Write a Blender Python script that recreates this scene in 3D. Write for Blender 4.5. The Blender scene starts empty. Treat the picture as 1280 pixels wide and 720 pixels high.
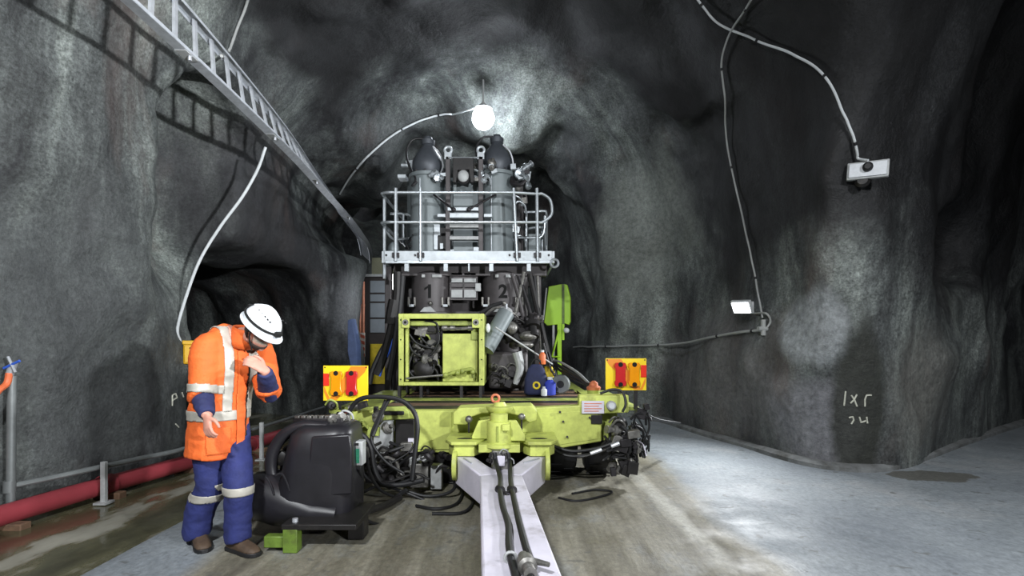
import bpy, bmesh, math, random
import numpy as np
from mathutils import Vector, Matrix, noise as mnoise
from mathutils.bvhtree import BVHTree

scene = bpy.context.scene
COL = scene.collection

# ------------------------------------------------------------------ camera
CAM_H, FPX, HORIZON = 1.45, 640.0, 430.0
cam_data = bpy.data.cameras.new('camera')
cam_data.sensor_width = 36.0
cam_data.lens = 18.0
cam_data.shift_y = (HORIZON - 360.0) / 1280.0
cam_data.clip_start = 0.05
camera = bpy.data.objects.new('camera', cam_data)
COL.objects.link(camera)
camera.location = (0, 0, CAM_H)
camera.rotation_euler = (math.radians(90), 0, 0)
scene.camera = camera

# ------------------------------------------------------------------ world, exposure
world = bpy.data.worlds.new('underground')
scene.world = world
world.use_nodes = True
world.node_tree.nodes['Background'].inputs[0].default_value = (0.55, 0.62, 0.75, 1)
world.node_tree.nodes['Background'].inputs[1].default_value = 0.0
scene.view_settings.view_transform = 'Standard'
scene.view_settings.look = 'None'
scene.view_settings.gamma = 1.0
scene.view_settings.use_curve_mapping = False
scene.view_settings.exposure = -0.18

# lamps of the place: strengths, used by the lamp builders below
CROWN_LAMP = 110.0       # emission of the globe under the tunnel crown
WALL_FLOOD = 110.0        # watts, LED flood on the right hand wall
TRIPOD_FLOOD = 330.0     # watts, work light on a tripod behind the camera, right
HALL_LAMPS = [((-1.6, -1.6, 5.0), (0.25, 0.75, -1.0), 430.0), ((4.6, -0.2, 4.9), (-0.15, 0.70, -0.9), 260.0)]
REAR_LAMP = 170.0

# ------------------------------------------------------------------ helpers
def P(x, y, Y):
    """point at depth Y that the photograph shows at pixel x, y"""
    return Vector(((x - 640.0) * Y / FPX, Y, CAM_H - (y - HORIZON) * Y / FPX))

def srgb(r, g, b):
    def f(c):
        c /= 255.0
        return c / 12.92 if c <= 0.04045 else ((c + 0.055) / 1.055) ** 2.4
    return (f(r), f(g), f(b), 1.0)

MATS = {}
def material(name, color, rough=0.5, metal=0.0, var=0.25, scale=8.0, bump=0.0, bscale=40.0, dirt=None, dirt_amt=0.5,
             emit=None, emit_s=0.0, trans=0.0, alpha=1.0, coat=0.0):
    m = bpy.data.materials.new(name); m.use_nodes = True
    nt = m.node_tree; N = nt.nodes; L = nt.links
    b = N['Principled BSDF']
    b.inputs['Roughness'].default_value = rough
    b.inputs['Metallic'].default_value = metal
    if coat: b.inputs['Coat Weight'].default_value = coat
    tc = N.new('ShaderNodeTexCoord')
    nz = N.new('ShaderNodeTexNoise'); nz.inputs['Scale'].default_value = scale; nz.inputs['Detail'].default_value = 6
    nz.inputs['Roughness'].default_value = 0.65
    L.new(tc.outputs['Object'], nz.inputs['Vector'])
    rp = N.new('ShaderNodeValToRGB')
    c = color
    rp.color_ramp.elements[0].position = 0.32; rp.color_ramp.elements[1].position = 0.7
    rp.color_ramp.elements[0].color = (c[0]*(1-var), c[1]*(1-var), c[2]*(1-var), 1)
    rp.color_ramp.elements[1].color = (min(1,c[0]*(1+var*.6)), min(1,c[1]*(1+var*.6)), min(1,c[2]*(1+var*.6)), 1)
    L.new(nz.outputs['Fac'], rp.inputs['Fac'])
    out = rp.outputs['Color']
    if dirt is not None:
        n2 = N.new('ShaderNodeTexNoise'); n2.inputs['Scale'].default_value = scale*0.6; n2.inputs['Detail'].default_value = 9
        n2.inputs['Roughness'].default_value = 0.72
        L.new(tc.outputs['Object'], n2.inputs['Vector'])
        r2 = N.new('ShaderNodeValToRGB')
        r2.color_ramp.elements[0].position = 0.72 - 0.35*dirt_amt; r2.color_ramp.elements[1].position = 0.85 - 0.2*dirt_amt
        L.new(n2.outputs['Fac'], r2.inputs['Fac'])
        mx = N.new('ShaderNodeMixRGB'); mx.inputs[2].default_value = dirt
        L.new(r2.outputs['Color'], mx.inputs[0]); L.new(out, mx.inputs[1]); out = mx.outputs[0]
    L.new(out, b.inputs['Base Color'])
    if bump > 0:
        n3 = N.new('ShaderNodeTexNoise'); n3.inputs['Scale'].default_value = bscale; n3.inputs['Detail'].default_value = 4
        L.new(tc.outputs['Object'], n3.inputs['Vector'])
        bp = N.new('ShaderNodeBump'); bp.inputs['Strength'].default_value = bump; bp.inputs['Distance'].default_value = 0.01
        L.new(n3.outputs['Fac'], bp.inputs['Height']); L.new(bp.outputs['Normal'], b.inputs['Normal'])
    if emit is not None:
        b.inputs['Emission Color'].default_value = emit; b.inputs['Emission Strength'].default_value = emit_s
    if trans: b.inputs['Transmission Weight'].default_value = trans
    if alpha < 1: b.inputs['Alpha'].default_value = alpha
    MATS[name] = m
    return m

def root(name, loc, label, cat, group=None):
    o = bpy.data.objects.new(name, None); COL.objects.link(o)
    o.empty_display_size = 0.1
    o.location = loc; o['label'] = label; o['category'] = cat
    if group: o['group'] = group
    return o

def tag(o, label, cat, group=None):
    o['label'] = label; o['category'] = cat
    if group: o['group'] = group
    return o

def origin_of(o):
    v = Vector((0, 0, 0))
    while o is not None:
        v = v + o.location; o = o.parent
    return v

def catmull(pts, n=6):
    pts = [Vector(p) for p in pts]
    if len(pts) < 3: return pts
    out = []
    q = [2*pts[0]-pts[1]] + pts + [2*pts[-1]-pts[-2]]
    for i in range(1, len(q)-2):
        p0, p1, p2, p3 = q[i-1], q[i], q[i+1], q[i+2]
        for k in range(n):
            t = k / n
            out.append(0.5*((2*p1) + (-p0+p2)*t + (2*p0-5*p1+4*p2-p3)*t*t + (-p0+3*p1-3*p2+p3)*t*t*t))
    out.append(pts[-1])
    return out

class MB:
    """collects shapes in world coordinates; build() links them as ONE mesh object"""
    def __init__(s): s.v = []; s.f = []
    def add(s, vs, fs):
        o = len(s.v); s.v += [tuple(v) for v in vs]; s.f += [tuple(i+o for i in f) for f in fs]; return s
    def box(s, lo, hi, rot=None, about=None):
        x0,y0,z0 = lo; x1,y1,z1 = hi
        vs = [Vector(p) for p in ((x0,y0,z0),(x1,y0,z0),(x1,y1,z0),(x0,y1,z0),(x0,y0,z1),(x1,y0,z1),(x1,y1,z1),(x0,y1,z1))]
        if rot is not None:
            c = Vector(about) if about is not None else (Vector(lo)+Vector(hi))/2
            vs = [rot @ (v-c) + c for v in vs]
        return s.add(vs, ((0,3,2,1),(4,5,6,7),(0,1,5,4),(1,2,6,5),(2,3,7,6),(3,0,4,7)))
    def cbox(s, c, size, rot=None):
        c = Vector(c); h = Vector(size)/2
        return s.box(c-h, c+h, rot)
    def frame(s, p, prev=None):
        p = p.normalized()
        a = prev if prev is not None else (Vector((0,0,1)) if abs(p.z) < 0.9 else Vector((1,0,0)))
        u = (a - p*a.dot(p)); u.normalize()
        return u, p.cross(u)
    def loft(s, rings, cap=True):
        n = len(rings[0]); vs = []; fs = []
        for r in rings: vs += list(r)
        for i in range(len(rings)-1):
            for k in range(n):
                a = i*n+k; b = i*n+(k+1)%n
                fs.append((a, b, b+n, a+n))
        if cap:
            fs.append(tuple(reversed(range(n)))); fs.append(tuple(range((len(rings)-1)*n, len(rings)*n)))
        return s.add(vs, fs)
    def cyl(s, p0, p1, r0, r1=None, seg=14, cap=True):
        p0 = Vector(p0); p1 = Vector(p1); r1 = r0 if r1 is None else r1
        u, w = s.frame(p1-p0)
        rings = [[p+(u*math.cos(2*math.pi*k/seg)+w*math.sin(2*math.pi*k/seg))*r for k in range(seg)] for p, r in ((p0,r0),(p1,r1))]
        return s.loft(rings, cap)
    def tube(s, pts, r, seg=8, smooth=5, cap=True):
        q = catmull(pts, smooth) if smooth else [Vector(p) for p in pts]
        rings = []; prev = None
        for i, p in enumerate(q):
            d = q[min(i+1, len(q)-1)] - q[max(i-1, 0)]
            if d.length < 1e-9: d = Vector((0,0,1))
            u, w = s.frame(d, prev); prev = u
            rr = r(i/(len(q)-1)) if callable(r) else r
            rings.append([p+(u*math.cos(2*math.pi*k/seg)+w*math.sin(2*math.pi*k/seg))*rr for k in range(seg)])
        return s.loft(rings, cap)
    def lathe(s, p, axis, prof, seg=20):
        """prof: list of (distance along axis, radius)"""
        p = Vector(p); axis = Vector(axis).normalized(); u, w = s.frame(axis)
        rings = [[p+axis*h+(u*math.cos(2*math.pi*k/seg)+w*math.sin(2*math.pi*k/seg))*max(r,1e-4) for k in range(seg)] for h, r in prof]
        return s.loft(rings)
    def prism(s, poly, off):
        """poly: list of 3-D points of a flat outline; off: extrusion vector"""
        poly = [Vector(p) for p in poly]; off = Vector(off); n = len(poly)
        fs = [tuple(reversed(range(n))), tuple(range(n, 2*n))] + [(k, (k+1) % n, (k+1) % n+n, k+n) for k in range(n)]
        return s.add(poly+[p+off for p in poly], fs)
    def ball(s, c, rad, rot=None, seg=14, rings=9):
        c = Vector(c); rad = (rad,)*3 if not hasattr(rad, '__len__') else rad
        rs = []
        for i in range(rings+1):
            a = math.pi*i/rings
            a = min(max(a, 0.02), math.pi-0.02)
            ring = []
            for k in range(seg):
                t = 2*math.pi*k/seg
                v = Vector((rad[0]*math.sin(a)*math.cos(t), rad[1]*math.sin(a)*math.sin(t), -rad[2]*math.cos(a)))
                if rot is not None: v = rot @ v
                ring.append(c+v)
            rs.append(ring)
        return s.loft(rs)
    def torus(s, c, axis, R, r, seg=20, sec=8, arc=(0, 2*math.pi)):
        c = Vector(c); u, w = s.frame(Vector(axis))
        full = abs(arc[1]-arc[0]-2*math.pi) < 1e-6
        n = seg
        pts = [c+(u*math.cos(arc[0]+(arc[1]-arc[0])*k/n)+w*math.sin(arc[0]+(arc[1]-arc[0])*k/n))*R for k in range(n+1)]
        return s.tube(pts, r, sec, 0, cap=not full)
    def build(s, name, mat, parent=None, bevel=0.0, smooth=35.0, bseg=2):
        o0 = origin_of(parent) if parent is not None else Vector((0,0,0))
        me = bpy.data.meshes.new(name)
        me.from_pydata([tuple(Vector(v)-o0) for v in s.v], [], s.f)
        bm = bmesh.new(); bm.from_mesh(me)
        bmesh.ops.recalc_face_normals(bm, faces=bm.faces)
        bm.to_mesh(me); bm.free()
        if smooth is not None:
            me.shade_smooth()
            try: me.set_sharp_from_angle(angle=math.radians(smooth))
            except Exception: pass
        me.materials.append(MATS[mat] if isinstance(mat, str) else mat)
        o = bpy.data.objects.new(name, me); COL.objects.link(o); o.parent = parent
        if bevel > 0:
            md = o.modifiers.new('bevel', 'BEVEL'); md.width = bevel; md.segments = bseg; md.limit_method = 'ANGLE'; md.angle_limit = math.radians(40)
            md.harden_normals = False
        return o

def set_origin(o, loc):
    """moves a top-level mesh's origin to loc without moving the mesh"""
    loc = Vector(loc); o.data.transform(Matrix.Translation(-loc)); o.location = loc
    return o

def text_mesh(name, body, size, mat, parent, loc, rot, depth=0.002):
    cu = bpy.data.curves.new(name, 'FONT'); cu.body = body; cu.size = size; cu.extrude = depth; cu.offset = size*0.03
    cu.align_x = 'CENTER'; cu.align_y = 'CENTER'
    t = bpy.data.objects.new(name, cu); COL.objects.link(t)
    bpy.context.view_layer.update()
    me = bpy.data.meshes.new_from_object(t.evaluated_get(bpy.context.evaluated_depsgraph_get()))
    bpy.data.objects.remove(t); bpy.data.curves.remove(cu)
    me.materials.clear(); me.materials.append(MATS[mat])
    o = bpy.data.objects.new(name, me); COL.objects.link(o); o.parent = parent
    o.location = Vector(loc) - (origin_of(parent) if parent else Vector((0,0,0))); o.rotation_euler = rot
    return o
# ------------------------------------------------------------------ materials of the setting
def rock_material(name, dark, mid, light, lo=0.35, hi=0.68, stretch=0.35, rough=0.75, wet=0.4, seed=0.0, rust=None):
    m = bpy.data.materials.new(name); m.use_nodes = True
    nt = m.node_tree; N = nt.nodes; L = nt.links; b = N['Principled BSDF']
    tc = N.new('ShaderNodeTexCoord'); mp = N.new('ShaderNodeMapping')
    mp.inputs['Location'].default_value = (seed, seed*0.7, seed*1.3); mp.inputs['Scale'].default_value = (1, 1, stretch)
    L.new(tc.outputs['Object'], mp.inputs['Vector'])
    def nz(scale, detail=8, rough_=0.62, dist=0.0, src=mp):
        n = N.new('ShaderNodeTexNoise'); n.inputs['Scale'].default_value = scale; n.inputs['Detail'].default_value = detail
        n.inputs['Roughness'].default_value = rough_; n.inputs['Distortion'].default_value = dist
        L.new(src.outputs[0 if src is mp else 'Object'], n.inputs['Vector']); return n
    n1 = nz(0.55, 9, 0.66, 0.6)
    r1 = N.new('ShaderNodeValToRGB'); e = r1.color_ramp.elements
    e[0].position = lo; e[0].color = dark; e[1].position = hi; e[1].color = light
    em = r1.color_ramp.elements.new((lo+hi)/2); em.color = mid
    L.new(n1.outputs['Fac'], r1.inputs['Fac'])
    n2 = nz(9.0, 8, 0.7, 0.0, tc)
    r2 = N.new('ShaderNodeValToRGB'); r2.color_ramp.elements[0].position = 0.3; r2.color_ramp.elements[1].position = 0.72
    r2.color_ramp.elements[0].color = (0.55,0.55,0.55,1); r2.color_ramp.elements[1].color = (1.35,1.35,1.35,1)
    L.new(n2.outputs['Fac'], r2.inputs['Fac'])
    mx = N.new('ShaderNodeMixRGB'); mx.blend_type = 'MULTIPLY'; mx.inputs[0].default_value = 1.0
    L.new(r1.outputs[0], mx.inputs[1]); L.new(r2.outputs[0], mx.inputs[2])
    n8 = nz(34.0, 5, 0.75, 0.0, tc); r8 = N.new('ShaderNodeValToRGB')
    r8.color_ramp.elements[0].position = 0.36; r8.color_ramp.elements[1].position = 0.66
    r8.color_ramp.elements[0].color = (0.45,0.45,0.45,1); r8.color_ramp.elements[1].color = (1.45,1.45,1.45,1)
    L.new(n8.outputs['Fac'], r8.inputs['Fac'])
    mx8 = N.new('ShaderNodeMixRGB'); mx8.blend_type = 'MULTIPLY'; mx8.inputs[0].default_value = 1.0
    L.new(mx.outputs[0], mx8.inputs[1]); L.new(r8.outputs[0], mx8.inputs[2])
    out = mx8.outputs[0]
    if rust is not None:
        n5 = nz(0.8, 6, 0.6, 0.3); r5 = N.new('ShaderNodeValToRGB')
        r5.color_ramp.elements[0].position = 0.56; r5.color_ramp.elements[1].position = 0.72
        L.new(n5.outputs['Fac'], r5.inputs['Fac'])
        m5 = N.new('ShaderNodeMixRGB'); m5.inputs[2].default_value = rust
        mu = N.new('ShaderNodeMath'); mu.operation = 'MULTIPLY'; mu.inputs[1].default_value = 0.55
        L.new(r5.outputs[0], mu.inputs[0]); L.new(mu.outputs[0], m5.inputs[0]); L.new(out, m5.inputs[1]); out = m5.outputs[0]
    # lime runs and specks
    n6 = nz(3.2, 10, 0.75, 0.2); r6 = N.new('ShaderNodeValToRGB')
    r6.color_ramp.elements[0].position = 0.66; r6.color_ramp.elements[1].position = 0.76
    L.new(n6.outputs['Fac'], r6.inputs['Fac'])
    m6 = N.new('ShaderNodeMixRGB'); m6.inputs[2].default_value = (0.36, 0.38, 0.38, 1)
    mu6 = N.new('ShaderNodeMath'); mu6.operation = 'MULTIPLY'; mu6.inputs[1].default_value = 0.5
    L.new(r6.outputs[0], mu6.inputs[0]); L.new(mu6.outputs[0], m6.inputs[0]); L.new(out, m6.inputs[1]); out = m6.outputs[0]
    sx = N.new('ShaderNodeSeparateXYZ'); L.new(tc.outputs['Object'], sx.inputs[0])
    def mth(op, a, c):
        n = N.new('ShaderNodeMath'); n.operation = op
        for i, v in enumerate((a, c)):
            if isinstance(v, (int, float)): n.inputs[i].default_value = v
            else: L.new(v, n.inputs[i])
        return n.outputs[0]
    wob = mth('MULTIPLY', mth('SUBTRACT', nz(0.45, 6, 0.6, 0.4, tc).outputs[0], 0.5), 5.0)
    # shade painted into upper rock colour, starting higher left than on the pillar
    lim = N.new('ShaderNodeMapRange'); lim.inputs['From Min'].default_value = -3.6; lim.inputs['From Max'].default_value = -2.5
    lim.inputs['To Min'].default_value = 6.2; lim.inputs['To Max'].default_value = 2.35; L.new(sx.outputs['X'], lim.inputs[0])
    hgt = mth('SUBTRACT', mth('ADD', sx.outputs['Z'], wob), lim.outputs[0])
    roof_shade = N.new('ShaderNodeMapRange'); roof_shade.inputs['From Min'].default_value = -0.5; roof_shade.inputs['From Max'].default_value = 0.9
    roof_shade.interpolation_type = 'SMOOTHSTEP'; L.new(hgt, roof_shade.inputs[0])
    brow = N.new('ShaderNodeMapRange'); brow.inputs['From Min'].default_value = 8.3; brow.inputs['From Max'].default_value = 9.3  # painted shade eased off here, so the brow looks lit by the crown lamp
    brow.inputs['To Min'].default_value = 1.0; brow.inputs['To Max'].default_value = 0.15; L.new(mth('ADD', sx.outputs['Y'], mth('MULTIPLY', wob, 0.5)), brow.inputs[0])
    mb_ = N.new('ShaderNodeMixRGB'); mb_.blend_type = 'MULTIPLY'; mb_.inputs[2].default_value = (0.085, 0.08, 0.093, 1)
    L.new(mth('MULTIPLY', roof_shade.outputs[0], brow.outputs[0]), mb_.inputs[0]); L.new(out, mb_.inputs[1]); out = mb_.outputs[0]
    L.new(out, b.inputs['Base Color'])
    n3 = nz(0.9, 4, 0.55, 0.4); r3 = N.new('ShaderNodeMapRange')
    r3.inputs['From Min'].default_value = 0.4; r3.inputs['From Max'].default_value = 0.62
    r3.inputs['To Min'].default_value = rough - wet; r3.inputs['To Max'].default_value = rough
    L.new(n3.outputs['Fac'], r3.inputs['Value']); L.new(r3.outputs[0], b.inputs['Roughness'])
    n4 = nz(5.0, 10, 0.68, 0.0, tc); bp = N.new('ShaderNodeBump')
    bp.inputs['Strength'].default_value = 0.75; bp.inputs['Distance'].default_value = 0.06
    L.new(n4.outputs['Fac'], bp.inputs['Height'])
    n7 = nz(38.0, 6, 0.7, 0.0, tc); bp2 = N.new('ShaderNodeBump')
    bp2.inputs['Strength'].default_value = 0.55; bp2.inputs['Distance'].default_value = 0.012
    L.new(n7.outputs['Fac'], bp2.inputs['Height']); L.new(bp.outputs[0], bp2.inputs['Normal']); L.new(bp2.outputs[0], b.inputs['Normal'])
    MATS[name] = m
    return m

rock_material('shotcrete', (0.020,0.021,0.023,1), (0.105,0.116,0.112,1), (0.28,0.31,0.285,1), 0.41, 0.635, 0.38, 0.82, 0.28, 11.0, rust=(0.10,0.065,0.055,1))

def floor_material():
    m = bpy.data.materials.new('concrete_floor'); m.use_nodes = True
    nt = m.node_tree; N = nt.nodes; L = nt.links; b = N['Principled BSDF']
    tc = N.new('ShaderNodeTexCoord'); sx = N.new('ShaderNodeSeparateXYZ'); L.new(tc.outputs['Object'], sx.inputs[0])
    def nz(scale, detail, rough, sc=(1,1,1), dist=0):
        mp = N.new('ShaderNodeMapping'); mp.inputs['Scale'].default_value = sc; L.new(tc.outputs['Object'], mp.inputs['Vector'])
        n = N.new('ShaderNodeTexNoise'); n.inputs['Scale'].default_value = scale; n.inputs['Detail'].default_value = detail
        n.inputs['Roughness'].default_value = rough; n.inputs['Distortion'].default_value = dist
        L.new(mp.outputs[0], n.inputs['Vector']); return n
    def math_(op, a, b_=None, c=None):
        n = N.new('ShaderNodeMath'); n.operation = op
        for i, v in enumerate((a, b_, c)):
            if v is None: continue
            if isinstance(v, (int, float)): n.inputs[i].default_value = v
            else: L.new(v, n.inputs[i])
        return n.outputs[0]
    def ramp(src, stops):
        r = N.new('ShaderNodeValToRGB'); els = r.color_ramp.elements
        els[0].position, els[0].color = stops[0]; els[1].position, els[1].color = stops[-1]
        for p, c in stops[1:-1]:
            e = els.new(p); e.color = c
        L.new(src, r.inputs[0]); return r.outputs[0]
    def mix(f, a, b_):
        n = N.new('ShaderNodeMixRGB'); L.new(f, n.inputs[0])
        for i, v in ((1, a), (2, b_)):
            if isinstance(v, tuple): n.inputs[i].default_value = v
            else: L.new(v, n.inputs[i])
        return n.outputs[0]
    W, K = (1,1,1,1), (0,0,0,1)
    base = ramp(nz(0.9, 8, 0.62).outputs[0], [(0.3, srgb(112,118,124)), (0.55, srgb(134,140,144)), (0.75, srgb(152,153,154))])
    # muddy haul track between about x -2.0 and 1.75, stretched along the tunnel
    wob = nz(1.1, 4, 0.6, (1, 0.35, 1)).outputs[0]
    xw = math_('ADD', sx.outputs['X'], math_('MULTIPLY', math_('SUBTRACT', wob, 0.5), 0.9))
    cen = math_('ABSOLUTE', math_('ADD', xw, 0.15))
    track = ramp(math_('DIVIDE', cen, 4.0), [(0.455, W), (0.51, K)])
    streak = nz(5.0, 7, 0.65, (1.0, 0.09, 1)).outputs[0]
    mud = ramp(streak, [(0.3, srgb(88,84,72)), (0.5, srgb(112,108,94)), (0.7, srgb(140,136,122))])
    breakup = ramp(nz(2.3, 9, 0.7, (1, 0.5, 1)).outputs[0], [(0.30, K), (0.47, W)])
    n = N.new('ShaderNodeMixRGB'); n.blend_type = 'MULTIPLY'; n.inputs[0].default_value = 0.55
    L.new(track, n.inputs[1]); L.new(breakup, n.inputs[2])
    col = mix(n.outputs[0], base, mud)
    # pale scraped line beside the wheel track, and a second worn band
    d1 = math_('ABSOLUTE', math_('SUBTRACT', xw, 1.38))
    line = ramp(d1, [(0.03, W), (0.13, K)])
    l2 = N.new('ShaderNodeMixRGB'); l2.blend_type = 'MULTIPLY'; l2.inputs[0].default_value = 0.85
    L.new(line, l2.inputs[1]); L.new(ramp(nz(4.0, 6, 0.6, (1,0.3,1)).outputs[0], [(0.35,K),(0.6,W)]), l2.inputs[2])
    col = mix(l2.outputs[0], col, srgb(160,158,148))
    # small damp spots and grit
    spots = ramp(nz(3.6, 5, 0.55, (1, 1.5, 1), 0.3).outputs[0], [(0.66, K), (0.70, W)])
    col = mix(math_('MULTIPLY', spots, 0.65), col, srgb(92,92,88))
    # the damp stain near the pillar foot
    px = math_('DIVIDE', math_('SUBTRACT', sx.outputs['X'], 4.62), 0.48)
    py = math_('DIVIDE', math_('SUBTRACT', sx.outputs['Y'], 5.62), 0.26)
    rr = math_('ADD', math_('MULTIPLY', px, px), math_('MULTIPLY', py, py))
    rr = math_('ADD', rr, math_('MULTIPLY', math_('SUBTRACT', nz(2.6, 4, 0.6).outputs[0], 0.5), 2.6))
    stain = ramp(rr, [(0.86, W), (1.0, K)])
    col = mix(math_('MULTIPLY', stain, 0.85), col, srgb(84,82,74))
    gr = N.new('ShaderNodeMixRGB'); gr.blend_type = 'MULTIPLY'; gr.inputs[0].default_value = 1.0
    L.new(col, gr.inputs[1])
    L.new(ramp(nz(26, 7, 0.75, (1, 0.7, 1)).outputs[0], [(0.3, (0.62,0.62,0.62,1)), (0.68, (1.22,1.22,1.22,1))]), gr.inputs[2]); col = gr.outputs[0]
    foot = ramp(nz(5.5, 4, 0.6, (1, 1.4, 1), 0.5).outputs[0], [(0.64, K), (0.675, W)])
    col = mix(math_('MULTIPLY', foot, 0.6), col, srgb(80,80,76))
    L.new(col, b.inputs['Base Color'])
    ro = N.new('ShaderNodeMapRange'); ro.inputs['To Min'].default_value = 0.42; ro.inputs['To Max'].default_value = 0.8
    ro.inputs['From Min'].default_value = 0.35; ro.inputs['From Max'].default_value = 0.65
    L.new(nz(1.7, 5, 0.6).outputs[0], ro.inputs[0]); L.new(ro.outputs[0], b.inputs['Roughness'])
    bp = N.new('ShaderNodeBump'); bp.inputs['Strength'].default_value = 0.4; bp.inputs['Distance'].default_value = 0.015
    L.new(streak, bp.inputs['Height'])
    bp2 = N.new('ShaderNodeBump'); bp2.inputs['Strength'].default_value = 0.35; bp2.inputs['Distance'].default_value = 0.006
    L.new(nz(30, 6, 0.7).outputs[0], bp2.inputs['Height']); L.new(bp.outputs[0], bp2.inputs['Normal']); L.new(bp2.outputs[0], b.inputs['Normal'])
    MATS['concrete_floor'] = m
floor_material()

def gutter_material():
    m = bpy.data.materials.new('wet_silt'); m.use_nodes = True
    nt = m.node_tree; N = nt.nodes; L = nt.links; b = N['Principled BSDF']
    tc = N.new('ShaderNodeTexCoord')
    def nz(scale, detail, rough, sc=(1,1,1)):
        mp = N.new('ShaderNodeMapping'); mp.inputs['Scale'].default_value = sc; L.new(tc.outputs['Object'], mp.inputs['Vector'])
        n = N.new('ShaderNodeTexNoise'); n.inputs['Scale'].default_value = scale; n.inputs['Detail'].default_value = detail
        n.inputs['Roughness'].default_value = rough; L.new(mp.outputs[0], n.inputs['Vector']); return n.outputs[0]
    n1 = nz(1.5, 8, 0.6, (1.6, 0.7, 1)); r = N.new('ShaderNodeValToRGB'); e = r.color_ramp.elements
    e[0].position = 0.34; e[0].color = srgb(62,60,44); e[1].position = 0.70; e[1].color = srgb(150,148,136)
    k = e.new(0.55); k.color = srgb(92,90,68); k = e.new(0.60); k.color = srgb(136,134,122)
    L.new(n1, r.inputs[0]); L.new(r.outputs[0], b.inputs['Base Color'])
    mr = N.new('ShaderNodeMapRange'); mr.inputs['From Min'].default_value = 0.5; mr.inputs['From Max'].default_value = 0.62
    mr.inputs['To Min'].default_value = 0.12; mr.inputs['To Max'].default_value = 0.6
    L.new(n1, mr.inputs[0]); L.new(mr.outputs[0], b.inputs['Roughness'])
    bp = N.new('ShaderNodeBump'); bp.inputs['Strength'].default_value = 0.25; bp.inputs['Distance'].default_value = 0.01
    L.new(nz(6, 5, 0.6), bp.inputs['Height']); L.new(bp.outputs[0], b.inputs['Normal'])
    MATS['wet_silt'] = m
gutter_material()

# ------------------------------------------------------------------ the excavation: a void field meshed by surface nets
H = 0.085
X0, X1, Y0, Y1, Z0, Z1 = -9.0, 12.0, -5.5, 21.0, -0.35, 7.8
gx = np.arange(X0, X1, H); gy = np.arange(Y0, Y1, H); gz = np.arange(Z0, Z1, H)
GX, GY, GZ = np.meshgrid(gx.astype(np.float32), gy.astype(np.float32), gz.astype(np.float32), indexing='ij')

def arch(u, z, w, crown, z0, p=2.6):
    a = np.abs(u) / w
    c = np.maximum(z - z0, 0) / (crown - z0)
    return ((a**p + c**p) ** (1.0/p) - 1.0) * w
def smin(a, b, k):
    h = np.clip(0.5 + 0.5*(b-a)/k, 0, 1)
    return b*(1-h) + a*h - k*h*(1-h)
def smax(a, b, k): return -smin(-a, -b, k)

left = 4.12 + 0.22*np.clip(5.9-GY, 0, 3) - 0.25*np.clip((GY-8.5)/1.5, 0, 1)
right = 2.75 + 0.19*np.clip(10.3-GY, 0, 6)
cA = (right-left)/2; wA = (right+left)/2
crownA = 6.9 - 0.75*np.clip((GY-6.5)/3.5, 0, 1)
fA = arch(GX-cA, GZ, wA, crownA, 2.3)
fA = smax(fA, GY-10.2, 0.9); fA = np.maximum(fA, -4.6-GY)
# drift leaving to the right in front of the pillar
bx, by = 4.5, 5.95
dB = np.array((0.815, 0.580)); nB = np.array((-0.580, 0.815))
sB = (GX-bx)*nB[0] + (GY-by)*nB[1]; tB = (GX-bx)*dB[0] + (GY-by)*dB[1]
fB = arch(sB+3.4, GZ, 3.4, 6.5, 2.3); fB = np.maximum(fB, np.maximum(tB-8.5, -4.0-tB))
F = smin(fA, fB, 1.1)
# low dark niche in the left wall
fC = arch((GY-8.45+0.55*(GX+3.6))*0.876, GZ, 1.62, 3.05, 1.2, 3.0); fC = np.maximum(fC, np.maximum(GX+2.6, -8.3-GX))
F = smin(F, fC, 0.35)
# tunnel running on behind the machine, bending left
cD = -0.68 - 0.085*np.maximum(GY-10.2, 0)**2
sl = 0.17*np.maximum(GY-10.2, 0)
fD = arch((GX-cD)/np.sqrt(1+sl*sl), GZ, 2.5, 5.95, 2.2); fD = np.maximum(fD, np.maximum(9.0-GY, GY-20.3))
F = smin(F, fD, 0.45)
# slot along the haunch for the cable ladder, and a hollow in the left wall before the niche
lx = np.interp(gy, [-5, 3, 5, 7, 8.6, 10.5, 12.0, 13.6, 16.3], [-2.9, -2.9, -2.93, -3.05, -3.2, -3.4, -3.65, -3.9, -4.6])[None, :, None].astype(np.float32)
fL = np.maximum(np.sqrt((GX-lx)**2 + (GZ-4.2)**2) - 0.78, np.maximum(8.0-GY, GY-17.0))
F = smin(F, fL, 0.5)
fH = np.sqrt(((GX+4.15)/0.75)**2 + ((GY-6.7)/0.85)**2 + ((GZ-3.7)/1.25)**2)*0.75 - 0.75
F = smin(F, fH, 0.3)
# a dark hollow high on the far face of the pillar
fP = np.sqrt(((GX-6.2)/0.9)**2 + ((GY-7.4)/0.8)**2 + ((GZ-2.9)/0.75)**2)*0.75 - 0.75
F = smin(F, fP, 0.35)
del fA, fB, fC, fD, left, right, cA, wA, sB, tB

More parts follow.
